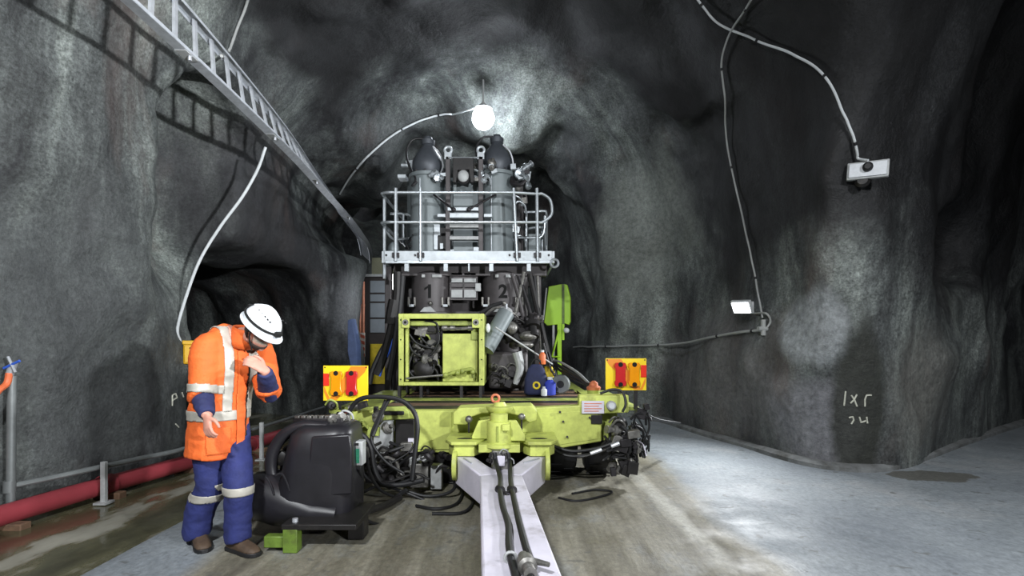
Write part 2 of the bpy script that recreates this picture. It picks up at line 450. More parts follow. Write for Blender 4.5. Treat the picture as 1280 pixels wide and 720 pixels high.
rng = np.random.default_rng(7)
def vnoise(x, y, z, scale, seed):
    g = np.random.default_rng(seed).random((32, 32, 32)).astype(np.float32)*2-1
    fx, fy, fz = x/scale+100, y/scale+100, z/scale+100
    ix, iy, iz = np.floor(fx).astype(int), np.floor(fy).astype(int), np.floor(fz).astype(int)
    tx, ty, tz = fx-ix, fy-iy, fz-iz
    tx = tx*tx*(3-2*tx); ty = ty*ty*(3-2*ty); tz = tz*tz*(3-2*tz)
    def G(a, b, c): return g[(ix+a) % 32, (iy+b) % 32, (iz+c) % 32]
    return ((G(0,0,0)*(1-tx)+G(1,0,0)*tx)*(1-ty)+(G(0,1,0)*(1-tx)+G(1,1,0)*tx)*ty)*(1-tz) + \
           ((G(0,0,1)*(1-tx)+G(1,0,1)*tx)*(1-ty)+(G(0,1,1)*(1-tx)+G(1,1,1)*tx)*ty)*tz
band = np.abs(F) < 1.1
bxp, byp, bzp = GX[band], GY[band], GZ[band]
nn = 0.24*vnoise(bxp, byp, bzp*0.6, 1.7, 1) + 0.15*vnoise(bxp, byp, bzp*0.7, 0.8, 2)
rd = 1-np.abs(vnoise(bxp, byp, bzp*0.45, 1.1, 3)); nn += 0.16*(rd-0.6)
nn += 0.055*vnoise(bxp, byp, bzp, 0.38, 4) + 0.022*vnoise(bxp, byp, bzp, 0.19, 5)
nn *= np.clip(0.35 + bzp*0.5, 0.35, 1.0)
F[band] += nn
# surface nets
S = F < 0
nx, ny, nz_ = F.shape
c = S[:-1,:-1,:-1].astype(np.int8)
cnt = np.zeros_like(c)
for a in (0,1):
    for b in (0,1):
        for d in (0,1):
            cnt += S[a:nx-1+a, b:ny-1+b, d:nz_-1+d]
act = (cnt > 0) & (cnt < 8)
ai = np.argwhere(act)
idx = np.full(act.shape, -1, np.int32); idx[act] = np.arange(len(ai))
corner = np.array([(a,b,d) for a in (0,1) for b in (0,1) for d in (0,1)])
cv = np.stack([F[ai[:,0]+q[0], ai[:,1]+q[1], ai[:,2]+q[2]] for q in corner], 1)
acc = np.zeros((len(ai),3)); num = np.zeros(len(ai))
for i in range(8):
    for j in range(i+1, 8):
        if np.abs(corner[i]-corner[j]).sum() != 1: continue
        m_ = (cv[:,i] < 0) != (cv[:,j] < 0)
        t = cv[:,i]/(cv[:,i]-cv[:,j]+1e-12)
        p = corner[i] + t[:,None]*(corner[j]-corner[i])
        acc[m_] += p[m_]; num[m_] += 1
verts = (ai + acc/num[:,None])*H + np.array((X0,Y0,Z0))
quads = []
for ax in range(3):
    sl0 = [slice(None)]*3; sl1 = [slice(None)]*3; sl0[ax] = slice(0,-1); sl1[ax] = slice(1,None)
    a, b = S[tuple(sl0)], S[tuple(sl1)]
    e = np.argwhere(a != b); flip = a[a != b]
    o1, o2 = [(1,2),(2,0),(0,1)][ax]
    ok = (e[:,o1] > 0) & (e[:,o2] > 0) & (e[:,o1] < act.shape[o1]) & (e[:,o2] < act.shape[o2])
    e = e[ok]; flip = flip[ok]
    def cell(d1, d2):
        q = e.copy(); q[:,o1] -= d1; q[:,o2] -= d2
        return idx[q[:,0], q[:,1], q[:,2]]
    q = np.stack([cell(1,1), cell(0,1), cell(0,0), cell(1,0)], 1)
    q[flip] = q[flip][:, ::-1]
    quads.append(q)
quads = np.concatenate(quads)
del GX, GY, GZ, F, S, band
ROCK = BVHTree.FromPolygons([tuple(v) for v in verts], [tuple(int(i) for i in q) for q in quads])
CAM = Vector((0, 0, CAM_H))

def hit(x, y, off=0.03):
    """where the sight line through pixel x, y meets the rock, lifted off it a little"""
    d = (P(x, y, 1.0)-CAM).normalized()
    loc, nor, i, dist = ROCK.ray_cast(CAM, d)
    if loc is None: return P(x, y, 9.0)
    if nor.dot(d) > 0: nor = -nor
    return loc + nor*off

# stains, lime crusts, paler areas and painted patches of wall shade
def rock_patch(px, py, rad, color, amount, soft=0.9, wob=2.2, nscale=1.3):
    m = MATS['shotcrete']; nt = m.node_tree; N = nt.nodes; L = nt.links; b = N['Principled BSDF']
    c = hit(px, py, 0)
    lk = b.inputs['Base Color'].links[0]; src = lk.from_socket
    tc = next(n for n in N if n.type == 'TEX_COORD')
    vs = N.new('ShaderNodeVectorMath'); vs.operation = 'SUBTRACT'; vs.inputs[1].default_value = c; L.new(tc.outputs['Object'], vs.inputs[0])
    vd = N.new('ShaderNodeVectorMath'); vd.operation = 'DIVIDE'; vd.inputs[1].default_value = rad; L.new(vs.outputs[0], vd.inputs[0])
    vl = N.new('ShaderNodeVectorMath'); vl.operation = 'LENGTH'; L.new(vd.outputs[0], vl.inputs[0])
    mp = N.new('ShaderNodeMapping'); mp.inputs['Scale'].default_value = (1, 1, 0.5); L.new(tc.outputs['Object'], mp.inputs['Vector'])
    nz = N.new('ShaderNodeTexNoise'); nz.inputs['Scale'].default_value = nscale; nz.inputs['Detail'].default_value = 9; nz.inputs['Roughness'].default_value = 0.65
    L.new(mp.outputs[0], nz.inputs['Vector'])
    ma = N.new('ShaderNodeMath'); ma.operation = 'MULTIPLY_ADD'; ma.inputs[1].default_value = wob; L.new(nz.outputs['Fac'], ma.inputs[0]); L.new(vl.outputs['Value'], ma.inputs[2])
    mr = N.new('ShaderNodeMapRange'); mr.inputs['From Min'].default_value = 0.5*wob+1.0-soft*0.5; mr.inputs['From Max'].default_value = 0.5*wob+1.0+soft*0.5
    mr.inputs['To Min'].default_value = amount; mr.inputs['To Max'].default_value = 0.0; L.new(ma.outputs[0], mr.inputs[0])
    mx = N.new('ShaderNodeMixRGB'); L.new(mr.outputs[0], mx.inputs[0])
    dk = N.new('ShaderNodeMixRGB'); dk.blend_type = 'MULTIPLY'; dk.inputs[0].default_value = 1.0; dk.inputs[2].default_value = color
    gr = N.new('ShaderNodeTexNoise'); gr.inputs['Scale'].default_value = 14; gr.inputs['Detail'].default_value = 9; gr.inputs['Roughness'].default_value = 0.75
    L.new(tc.outputs['Object'], gr.inputs['Vector'])
    gp = N.new('ShaderNodeValToRGB'); gp.color_ramp.elements[0].position = 0.3; gp.color_ramp.elements[1].position = 0.7
    gp.color_ramp.elements[0].color = (0.35,0.35,0.35,1); gp.color_ramp.elements[1].color = (1.3,1.3,1.3,1); L.new(gr.outputs['Fac'], gp.inputs[0])
    L.new(gp.outputs[0], dk.inputs[1])
    L.new(src, mx.inputs[1]); L.new(dk.outputs[0], mx.inputs[2]); L.new(mx.outputs[0], b.inputs['Base Color'])
rock_patch(800, 290, (0.7,1.3,1.3), (0.26,0.28,0.25,1), 0.6)
rock_patch(900, 470, (0.9,1.4,0.9), (0.17,0.165,0.165,1), 0.7)
rock_patch(1015, 410, (0.34,0.5,0.45), (0.32,0.34,0.35,1), 0.8, 0.35, 1.3, 2.2)
rock_patch(1020, 525, (0.45,0.6,0.50), (0.20,0.20,0.215,1), 0.8, 0.4, 1.5, 1.8)
rock_patch(1150, 480, (0.6,1.0,0.7), (0.15,0.145,0.13,1), 0.7)
rock_patch(1076, 500, (0.26,0.6,0.95), (0.022,0.024,0.018,1), 0.9, 0.35, 1.2, 1.8)
rock_patch(1170, 355, (0.7,1.0,0.55), (0.016,0.015,0.016,1), 0.85)  # darkness of the pillar hollow painted into its colour
rock_patch(285, 215, (0.9,1.3,0.8), (0.040,0.040,0.044,1), 0.8)  # shade on the set-back left wall, painted in
rock_patch(330, 290, (0.9,1.3,0.5), (0.045,0.045,0.048,1), 0.7)  # shade above the niche painted into the rock colour
rock_patch(110, 450, (1.3,1.7,1.25), (0.050,0.054,0.056,1), 0.75)  # unlit lower wall, painted darker below the beam's cut-off
rock_patch(440, 400, (0.5,0.8,1.0), (0.24,0.25,0.26,1), 0.6, 0.5, 1.6, 2.2)

cen = verts[quads].mean(1)
nA = np.clip((cen[:,1]-10.2), 0, None)
mid = -0.5 - 0.085*nA**2
roof = cen[:,2] > 4.55 + 0.25*np.sin(cen[:,1]*1.7) + 0.15*np.sin(cen[:,1]*4.1+1)
cls = np.where(roof, 2, np.where(cen[:,0] < mid, 0, 1))
def struct(o):
    o['kind'] = 'structure'; return o
def rock_obj(name, k, mat):
    q = quads[cls == k]
    used, inv = np.unique(q, return_inverse=True)
    me = bpy.data.meshes.new(name)
    me.from_pydata([tuple(v) for v in verts[used]], [], [tuple(int(i) for i in r) for r in inv.reshape(q.shape)])
    me.shade_smooth(); me.materials.append(MATS[mat])
    o = bpy.data.objects.new(name, me); COL.objects.link(o)
    return struct(o)
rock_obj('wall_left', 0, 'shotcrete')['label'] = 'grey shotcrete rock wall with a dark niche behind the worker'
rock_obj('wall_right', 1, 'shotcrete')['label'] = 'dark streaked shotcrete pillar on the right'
rock_obj('ceiling', 2, 'shotcrete')['label'] = 'sprayed concrete tunnel roof with painted shade'

# floor slab with the sunken drain strip beside the left wall
EDGE = -2.72
def grid_mesh(name, xs, ys, zf, mat):
    vs = [(x, y, zf(x, y)) for x in xs for y in ys]; n = len(ys)
    fs = [(i*n+j, (i+1)*n+j, (i+1)*n+j+1, i*n+j+1) for i in range(len(xs)-1) for j in range(n-1)]
    me = bpy.data.meshes.new(name); me.from_pydata(vs, [], fs); me.shade_smooth(); me.materials.append(MATS[mat])
    o = bpy.data.objects.new(name, me); COL.objects.link(o); return o
def slab_z(x, y):
    if x > EDGE+0.05:
        rut = -0.010*math.exp(-((x-1.05)/0.28)**2) - 0.010*math.exp(-((x+1.1)/0.28)**2)
        return rut + 0.006*mnoise.noise((x*1.3, y*0.6, 0))
    return 0.0
xs = [EDGE-0.001, EDGE, EDGE+0.02] + [EDGE+0.12+0.12*i for i in range(125)]
ys = [-5.5+0.18*i for i in range(148)]
fl = grid_mesh('floor', xs, ys, lambda x, y: -0.16 if x < EDGE else (-0.012 if x == EDGE else slab_z(x, y)), 'concrete_floor')
struct(fl)['label'] = 'pale concrete floor slab with muddy haul track'
gt = grid_mesh('floor_drain_strip', [-9.0+0.25*i for i in range(26)]+[EDGE], ys,
               lambda x, y: -0.10 + 0.02*mnoise.noise((x*0.9, y*0.9, 3.0)), 'wet_silt')
struct(gt)['label'] = 'wet silty drain strip beside the left wall'
# concrete kerb at the foot of the right wall
material('kerb_concrete', srgb(112,114,114), 0.85, var=0.35, scale=5, bump=0.5, dirt=srgb(56,54,50), dirt_amt=0.7)
kb = []
ko = Vector((1.6, 3.2, 0.12))
for k in range(60):
    an = math.radians(84 - 64*k/59)
    hp = ROCK.ray_cast(ko, Vector((math.cos(an), math.sin(an), 0)))[0]
    if hp is not None: kb.append(Vector((hp.x, hp.y, 0)))
for _ in range(4):
    kb = [kb[0]] + [(kb[i-1]+kb[i]*2+kb[i+1])/4 for i in range(1, len(kb)-1)] + [kb[-1]]
kb = [p + ((ko-p).normalized()*0.14) for p in kb]; kb = [Vector((p.x, p.y, 0)) for p in kb]
m_ = MB(); inner, outer = [], []
rings = []
for i, p in enumerate(kb):
    d = kb[min(i+1, len(kb)-1)]-kb[max(i-1, 0)]; d.z = 0; d.normalize()
    nrm = Vector((d.y, -d.x, 0))
    if nrm.dot(ko-p) < 0: nrm = -nrm
    n2 = -nrm
    jig = 0.012*mnoise.noise((p.x*2, p.y*2, 0))
    a = p + nrm*(0.02+jig); b = p + n2*0.55
    rings.append([Vector((a.x,a.y,-0.05)), Vector((a.x,a.y,0.045+jig)), Vector((p.x+n2.x*0.05,p.y+n2.y*0.05,0.075+jig)), Vector((b.x,b.y,0.085)), Vector((b.x,b.y,-0.05))])
m_.loft(rings)
kerb = m_.build('trim_1', 'kerb_concrete'); struct(kerb)['label'] = 'low concrete kerb along the foot of the right wall'
# ------------------------------------------------------------------ lamps
material('lamp_glow', (0.9,0.95,1,1), 0.4, var=0.0, emit=(0.86,0.92,1.0,1), emit_s=CROWN_LAMP)
material('flood_glow', (0.9,0.95,1,1), 0.4, var=0.0, emit=(0.90,0.95,1.0,1), emit_s=6.0)
material('rear_glow', (0.9,0.95,1,1), 0.4, var=0.0, emit=(0.90,0.95,1.0,1), emit_s=REAR_LAMP)
material('white_plastic', srgb(205,208,212), 0.45, var=0.12, scale=20)
material('galvanised', srgb(186,190,196), 0.45, 0.35, var=0.2, scale=14)
material('galv_dull', srgb(168,170,170), 0.6, 0.2, var=0.2, scale=14)
material('black_rubber', srgb(24,24,26), 0.55, var=0.3, scale=10)
material('black_plastic', srgb(30,29,33), 0.38, var=0.3, scale=6, dirt=srgb(70,66,64), dirt_amt=0.25)

def make_crown_lamp():
    p = P(604, 148, 9.3)
    r = root('crown_lamp', p+Vector((0,0,0.2)), 'glowing round lamp hanging under the tunnel crown', 'lamp')
    MB().ball(p, 0.20, seg=24, rings=14).build('globe', 'lamp_glow', r)
    MB().lathe(p+Vector((0,0,0.09)), (0,0,1), [(0.05,0.16),(0.08,0.17),(0.12,0.12),(0.15,0.05),(0.19,0.045)], 20).build('cap', 'galv_dull', r)
    up = ROCK.ray_cast(p+Vector((0,0,0.2)), Vector((0,0,1)))[0]
    top = up if up is not None else p+Vector((0,0,0.9))
    MB().cyl(p+Vector((0,0,0.22)), top+Vector((0,0,0.05)), 0.018).build('hanger', 'galv_dull', r)
make_crown_lamp()

def area_light(name, parent, loc, aim, size, watts, spread=170, shape='RECTANGLE', size_y=None, color=(0.94,0.97,1.0)):
    l = bpy.data.lights.new(name, 'AREA'); l.energy = watts; l.shape = shape; l.size = size; l.color = color
    if size_y: l.size_y = size_y
    l.spread = math.radians(spread)
    o = bpy.data.objects.new(name, l); COL.objects.link(o)
    o.rotation_euler = Vector(aim).to_track_quat('-Z', 'Y').to_euler()
    o.location = Vector(loc) - (origin_of(parent) if parent else Vector((0,0,0))); o.parent = parent
    return o

def flood(name, centre, aim, up, w, h, label, lit=True, mat='flood_glow'):
    aim = Vector(aim).normalized(); side = aim.cross(Vector(up)).normalized(); upv = side.cross(aim).normalized()
    M = Matrix((side, upv, -aim)).transposed()
    r = root(name, centre, label, 'lamp')
    c = Vector(centre)
    MB().cbox(c-aim*0.03, (w+0.04, h+0.04, 0.05), M).build('housing', 'galv_dull', r, bevel=0.008)
    MB().cbox(c+aim*0.0005, (w, h, 0.02), M).build('led_face', mat if lit else 'white_plastic', r, bevel=0.004)
    for k in range(5):
        MB().cbox(c-aim*0.075+side*((k-2)*w*0.2), (0.012, h*0.8, 0.05), M).build('cooling_fin', 'galv_dull', r)
    return r, c, aim, side, upv

# LED flood clamped to the right hand wall: its white face looks down the hall towards the left wall
fb = hit(946, 388, 0.10)
fa = Vector((-0.80, -0.42, -0.50)).normalized()
fc = fb + Vector((-0.19, -0.12, 0.0))
fr, fc, fa, fs, fu = flood('wall_floodlight', fc, fa, (0.12,0,1), 0.25, 0.15, 'lit white LED floodlight clamped low on the right rock wall')
bh = MB().cbox(fc+Vector((0.17,0.10,0.01)), (0.06,0.12,0.16)); bh.build('driver_box', 'galv_dull', fr, bevel=0.01)
MB().tube([fc+Vector((0.19,0.12,0)), fb+Vector((0,0.05,0)), fb+Vector((0.08,0.2,-0.02))], 0.022).build('bracket', 'galv_dull', fr)
area_light('wall_flood_light', fr, fc+fa*0.03, fa, 0.24, WALL_FLOOD, 140, 'RECTANGLE', 0.14)

for i, (loc, aim, w) in enumerate(HALL_LAMPS):
    lb = ['floodlight hanging from the roof behind the camera, left of the drawbar', 'floodlight hanging from the roof in the mouth of the right hand drift'][i]
    hr, c_, a_, s_, u_ = flood('roof_floodlight', Vector(loc), aim, (0,1,0.01), 0.5, 0.34, lb)
    hr['group'] = 'roof floodlights'
    up = ROCK.ray_cast(Vector(loc), Vector((0,0,1)))[0] or Vector(loc)+Vector((0,0,1))
    MB().cyl(Vector(loc)-a_*0.08, up+Vector((0,0,0.05)), 0.02).build('hanger', 'galv_dull', hr)
    area_light('roof_flood_light', hr, c_+a_*0.03, a_, 0.48, w, 150, 'RECTANGLE', 0.32)

# work light on a tripod, behind the camera to the right
tfp = Vector((3.6, -1.3, 2.3))
tr, c_, a_, s_, u_ = flood('tripod_floodlight', tfp, (-0.76, 0.64, 0.29), (0,0,1), 0.30, 0.20, 'work light on a tripod standing in the mouth of the right hand drift')
MB().cyl((tfp.x+0.06,tfp.y-0.06,0.75), tfp-a_*0.09, 0.02).build('mast', 'galv_dull', tr)
for k in range(3):
    an = 2*math.pi*k/3+0.4
    MB().tube([Vector((tfp.x+0.06,tfp.y-0.06,0.85)), Vector((tfp.x+0.06+0.5*math.cos(an), tfp.y-0.06+0.5*math.sin(an), 0.0))], 0.014, 8, 0).build('leg', 'galv_dull', tr)
area_light('tripod_flood_light', tr, c_+a_*0.03, a_, 0.20, TRIPOD_FLOOD, 80, 'RECTANGLE', 0.14)

# lamp far back round the bend
rp = Vector((-6.4, 15.6, 3.4))
rr_ = root('bend_lamp', rp, 'small round lamp far back round the tunnel bend', 'lamp')
MB().ball(rp, 0.14, seg=16, rings=10).build('globe', 'rear_glow', rr_)
MB().cyl(rp+Vector((0,0,0.1)), rp+Vector((0,0,1.6)), 0.02).build('hanger', 'galv_dull', rr_)
# ------------------------------------------------------------------ more materials
LIME = srgb(192, 201, 104)
GRIME = srgb(52, 52, 40)
material('lime_paint', LIME, 0.5, var=0.3, scale=5, dirt=srgb(112,112,70), dirt_amt=0.45)
material('lime_paint_worn', srgb(160, 172, 84), 0.55, var=0.35, scale=6, dirt=GRIME, dirt_amt=0.6)
material('dark_steel', srgb(52, 50, 52), 0.5, 0.5, var=0.4, scale=7, dirt=srgb(88,80,72), dirt_amt=0.4)
material('grease_black', srgb(30, 28, 28), 0.5, 0.2, var=0.5, scale=9, dirt=srgb(84,78,66), dirt_amt=0.35)
material('cast_metal', srgb(128, 126, 122), 0.45, 0.6, var=0.45, scale=18, dirt=srgb(46,44,40), dirt_amt=0.5)
material('steel_bright', srgb(190, 193, 198), 0.38, 0.5, var=0.15, scale=12)
material('drawbar_white', srgb(206, 202, 214), 0.5, var=0.14, scale=4, dirt=srgb(140,134,136), dirt_amt=0.5)
material('vessel_grey', srgb(116, 124, 126), 0.45, 0.15, var=0.14, scale=4, dirt=srgb(70,74,74), dirt_amt=0.25)
material('vessel_dark', srgb(76, 72, 73), 0.5, 0.2, var=0.25, scale=5, dirt=srgb(40,36,34), dirt_amt=0.4)
material('cone_dark', srgb(74, 78, 84), 0.5, 0.3, var=0.2, scale=6)
material('rail_steel', srgb(172, 178, 182), 0.35, 0.7, var=0.15, scale=20)
material('channel_white', srgb(176, 182, 186), 0.45, 0.4, var=0.16, scale=8, dirt=srgb(104,108,110), dirt_amt=0.3)
material('red_pipe', srgb(146, 56, 64), 0.5, var=0.15, scale=4, dirt=srgb(96,44,44), dirt_amt=0.3)
material('sign_yellow', srgb(238, 208, 36), 0.35, var=0.05, scale=4)
material('sign_orange', srgb(226, 138, 40), 0.35, var=0.05, scale=4)
material('lens_red', srgb(196, 42, 44), 0.2, var=0.08, scale=9, coat=0.5)
material('lens_amber', srgb(236, 150, 18), 0.2, var=0.08, scale=9, coat=0.5)
material('reflector_red', srgb(222, 56, 40), 0.25, var=0.06, scale=9)
material('phone_yellow', srgb(222, 172, 28), 0.45, var=0.12, scale=9)
material('ink_black', srgb(12, 12, 12), 0.9, var=0.1)
material('chalk', srgb(190, 190, 176), 0.9, var=0.25, scale=30)
material('rust_orange', srgb(206, 118, 84), 0.6, var=0.25, scale=14)
material('timber', srgb(112, 86, 66), 0.8, var=0.35, scale=6, dirt=srgb(60,50,40), dirt_amt=0.5)
material('valve_blue', srgb(52, 92, 190), 0.4, var=0.1)
material('hose_orange', srgb(214, 106, 62), 0.55, var=0.15, scale=14)
material('pipe_grey', srgb(118, 122, 122), 0.5, 0.35, var=0.2, scale=8)
material('conduit_white', srgb(200, 204, 206), 0.5, var=0.1, scale=9)
material('conduit_grey', srgb(150, 152, 150), 0.55, var=0.15, scale=9)

# ------------------------------------------------------------------ cable ladder along the left haunch
def make_cable_ladder():
    zl = 4.02
    rl = [(-2.85, 0.6), (-2.85, 3.0), (-2.88, 5.0), (-2.98, 7.0), (-3.14, 8.6), (-3.32, 10.5), (-3.52, 12.0), (-3.78, 13.6), (-4.4, 16.0)]
    W = 0.40
    low = catmull([Vector((x, y, zl-0.02)) for x, y in rl], 8)
    r = root('cable_ladder', (-2.85, 3.0, zl), 'galvanised cable ladder slung along the left rock wall', 'cable ladder')
    def lean(y):
        t = min(max((y-3.0)/8.0, 0), 1); return math.radians(80+58*t)      # leans back onto the haunch farther in
    cross = [Vector((math.cos(lean(p.y)), 0, math.sin(lean(p.y)))) for p in low]
    face = [Vector((math.sin(lean(p.y)), 0, -math.cos(lean(p.y)))) for p in low]
    up_ = [p+c_*W for p, c_ in zip(low, cross)]
    for q, s in ((low, 1), (up_, -1)):
        m = MB(); rings = []
        for p, c_, f_ in zip(q, cross, face):           # web
            rings.append([p-f_*0.05-c_*0.003, p+f_*0.05-c_*0.003, p+f_*0.05+c_*0.003, p-f_*0.05+c_*0.003])
        m.loft(rings)
        for e in (-1, 1):                               # flanges
            rings = []
            for p, c_, f_ in zip(q, cross, face):
                a = p+f_*(0.05*e); rings.append([a-f_*0.003, a+c_*(0.026*s)-f_*0.003, a+c_*(0.026*s)+f_*0.003, a+f_*0.003])
            m.loft(rings)
        m.build('side_rail', 'galvanised', r, smooth=30)
    me0 = None; acc = 0.0; nxt = 0.15
    for i in range(len(low)-1):
        L_ = (low[i+1]-low[i]).length
        while acc+L_ >= nxt:
            t = (nxt-acc)/L_; p = low[i].lerp(low[i+1], t); c_ = cross[i].lerp(cross[i+1], t).normalized(); d = (low[i+1]-low[i]).normalized()
            if me0 is None:
                o = MB().box((0.004,-0.02,-0.012), (W-0.004,0.02,0.012)).build('rung', 'steel_bright', None); me0 = o.data
            else:
                o = bpy.data.objects.new('rung', me0); COL.objects.link(o)
            n_ = c_.cross(d).normalized(); d2 = n_.cross(c_)
            o.parent = r; o.location = p-r.location; o.rotation_euler = Matrix((c_, d2, n_)).transposed().to_euler()
            nxt += 0.30
        acc += L_
    cl = low
    # splice plates and drop rods to the rock
    for y in (4.6, 6.2, 8.0, 10.2):
        p = min(cl, key=lambda v: abs(v.y-y))
        MB().box((p.x-0.05, p.y-0.09, zl-0.034), (p.x+0.05, p.y+0.09, zl-0.026)).build('splice_plate', 'galv_dull', r)
        MB().cyl((p.x+0.03, p.y, zl-0.03), (p.x+0.03, p.y, zl-0.075), 0.016, seg=8).build('bolt', 'steel_bright', r)
    return r
make_cable_ladder()

# ------------------------------------------------------------------ conduits clipped to the rock
def conduit(name, pix, r, mat, label, off=0.05, ends=(None, None), clip=True, sm=4):
    pix = [(v.x, v.y) for v in catmull([Vector((x, y, 0)) for x, y in pix], 4)]
    pts = [hit(x, y, off) for x, y in pix]
    ds = [(p-CAM).length for p in pts]
    for _ in range(sm):      # keep the run slack instead of following every hollow
        ds = [ds[0]] + [min(ds[i], (ds[i-1]+ds[i]*2+ds[i+1])/4) for i in range(1, len(ds)-1)] + [ds[-1]]
    pts = [CAM+(p-CAM).normalized()*d for p, d in zip(pts, ds)]
    if ends[0] is not None: pts[0] = ends[0]
    if ends[1] is not None: pts[-1] = ends[1]
    R = root(name, pts[len(pts)//2], label, 'conduit', 'conduits on the tunnel rock')
    MB().tube(pts, r, 8, 3).build('pipe', mat, R)
    if clip:
        q = pts
        for k in range(4, len(q)-2, max(6, len(q)//4)):
            d = (q[k+1]-q[k-1]).normalized()
            MB().cyl(q[k]-d*0.018, q[k]+d*0.018, r*1.3, seg=8).build('clip', 'black_rubber', R)
    return R, pts
ph = hit(233, 441, 0.07)
dpix = [(332,184),(322,212),(303,246),(275,284),(250,325),(233,370),(222,410)]
dr = root('drop_conduit', P(275,284,6.3), 'pale conduit dropping from the cable ladder to the yellow box', 'conduit', 'conduits on the tunnel rock')
dend = ph+Vector((-0.10,-0.03,0.06))
MB().tube([P(x, y, min(6.55+(dend.y-0.12-6.55)*k/6, hit(x, y, 0.06).y)) for k, (x, y) in enumerate(dpix)]+[dend+Vector((0,-0.04,0.08)), dend], 0.018, 8, 6).build('pipe', 'conduit_white', dr)
MB().cyl(dend+Vector((0,0,-0.02)), dend+Vector((0,0,0.05)), 0.026, seg=10).build('gland', 'conduit_grey', dr)
conduit('roof_conduit', [(312,-30),(303,5),(292,32),(284,55),(279,68)], 0.016, 'conduit_grey',
        'thin grey conduit coming down the dark roof to the cable ladder', ends=(None, P(277,70,5.0)), clip=False)
conduit('lamp_conduit', [(424,240),(446,208),(482,174),(520,152),(550,143),(577,140)], 0.018, 'conduit_white',
        'white conduit arching over the brow to the round lamp', sm=6, ends=(None, P(596,141,9.3)+Vector((0,0,0.1))))
jb = hit(1072, 216, 0.17)
conduit('flood_conduit', [(866,-18),(880,2),(903,28),(950,48),(1000,68),(1035,95),(1055,140),(1065,180),(1070,205)], 0.014, 'conduit_white',
        'white conduit curving across the dark roof to the white plate', ends=(None, jb+Vector((-0.01,-0.02,0.09))))
conduit('pillar_conduit', [(952,-18),(935,8),(915,40),(906,75),(909,120),(913,180),(925,240),(940,310),(950,360),(957,398)], 0.013, 'conduit_grey',
        'long grey conduit hanging down the right wall to the wall floodlight')
conduit('wall_conduit', [(719,434),(760,433),(800,432),(850,430),(900,421),(930,416),(957,414)], 0.019, 'conduit_grey',
        'grey conduit running level along the right wall to the wall floodlight', sm=10)
# tee box where the two runs and the lamp lead meet
tp = hit(958, 412, 0.05)
tb = root('junction_tee', tp, 'small grey tee joint below the wall floodlight', 'conduit fitting')
MB().cyl(tp+Vector((0,0,-0.09)), tp+Vector((0,0,0.12)), 0.032, seg=12).cyl(tp+Vector((-0.08,-0.02,0)), tp+Vector((0.05,0,0)), 0.03, seg=12).build('tee_body', 'conduit_grey', tb)
MB().tube([tp+Vector((0.03,-0.02,0)), tp+Vector((0.07,-0.05,0.10)), tp+Vector((0.0,-0.07,0.20)), fc+Vector((0.24,0.10,-0.07)), fc+Vector((0.19,0.10,-0.05))], 0.014).build('lead', 'conduit_grey', tb)

# unlit white plate lamp high on the pillar
nrm = (CAM-jb).normalized(); nrm.z = 0.05; nrm.normalize()
pl, c_, a_, s_, u_ = flood('pillar_lamp', jb, nrm, (0.07,0,1), 0.34, 0.15, 'unlit white flat lamp high on the dark pillar', lit=False)
MB().lathe(jb+a_*0.01+u_*0.02+s_*0.0, a_, [(0,0.05),(0.03,0.05),(0.05,0.03)], 12).build('gland', 'black_rubber', pl)
MB().lathe(jb-u_*0.10+s_*0.04-a_*0.02, a_, [(-0.06,0.075),(-0.03,0.075),(0.0,0.05)], 16).build('shadow_disc', 'grease_black', pl)  # dark disc standing in for the shadow under the plate

# yellow call box
pr = root('call_box', ph, 'yellow call box with a black handset mark on the left wall', 'box')
Mz = Matrix.Rotation(math.radians(28), 3, 'Z')
def yb(lo, hi): 
    m = MB().box(ph+Vector(lo), ph+Vector(hi), Mz, ph); return m
yb((-0.09,-0.05,-0.15), (0.10,0.09,0.15)).build('case', 'phone_yellow', pr, bevel=0.015)
yb((-0.10,-0.075,0.10), (0.11,-0.04,0.155)).build('hood', 'phone_yellow', pr, bevel=0.012)
yb((-0.075,-0.062,-0.13), (0.085,-0.05,0.09)).build('door', 'phone_yellow', pr, bevel=0.006)
for lo, hi in (((0.015,-0.066,-0.06),(0.035,-0.06,0.06)), ((-0.02,-0.066,0.05),(0.035,-0.06,0.065)), ((-0.02,-0.066,-0.03),(0.02,-0.06,-0.015))):
    yb(lo, hi).build('mark', 'ink_black', pr)
yb((-0.16,-0.02,-0.13), (-0.09,0.09,0.11)).build('side_box', 'black_plastic', pr, bevel=0.008)

# chalk marks
def chalk(name, strokes, label):
    allp = [hit(x, y, 0.004) for s in strokes for x, y in s]
    R = root(name, allp[0], label, 'chalk mark')
    for s in strokes:
        dens = []
        for a, b in zip(s[:-1], s[1:]):
            for k in range(4): dens.append((a[0]+(b[0]-a[0])*k/4, a[1]+(b[1]-a[1])*k/4))
        dens.append(s[-1])
        MB().tube([hit(x, y, 0.004) for x, y in dens], 0.009, 6, 0).build('stroke', 'chalk', R)
chalk('chalk_figures', [[(1057,489),(1056,498),(1055,507)], [(1064,494),(1068,500),(1071,508)], [(1071,493),(1067,500),(1063,504)],
      [(1089,494),(1083,494),(1081,499),(1081,508)], [(1061,522),(1066,521),(1067,525),(1064,530)], [(1074,521),(1076,528),(1082,526)], [(1083,521),(1084,529)]],
      'chalked figures low on the dark face of the pillar')
chalk('chalk_letter', [[(215,507),(215,494),(219,492),(221,497),(216,500)], [(227,491),(229,496)], [(219,530),(223,534)]], 'chalked letter on the left wall below the yellow box')

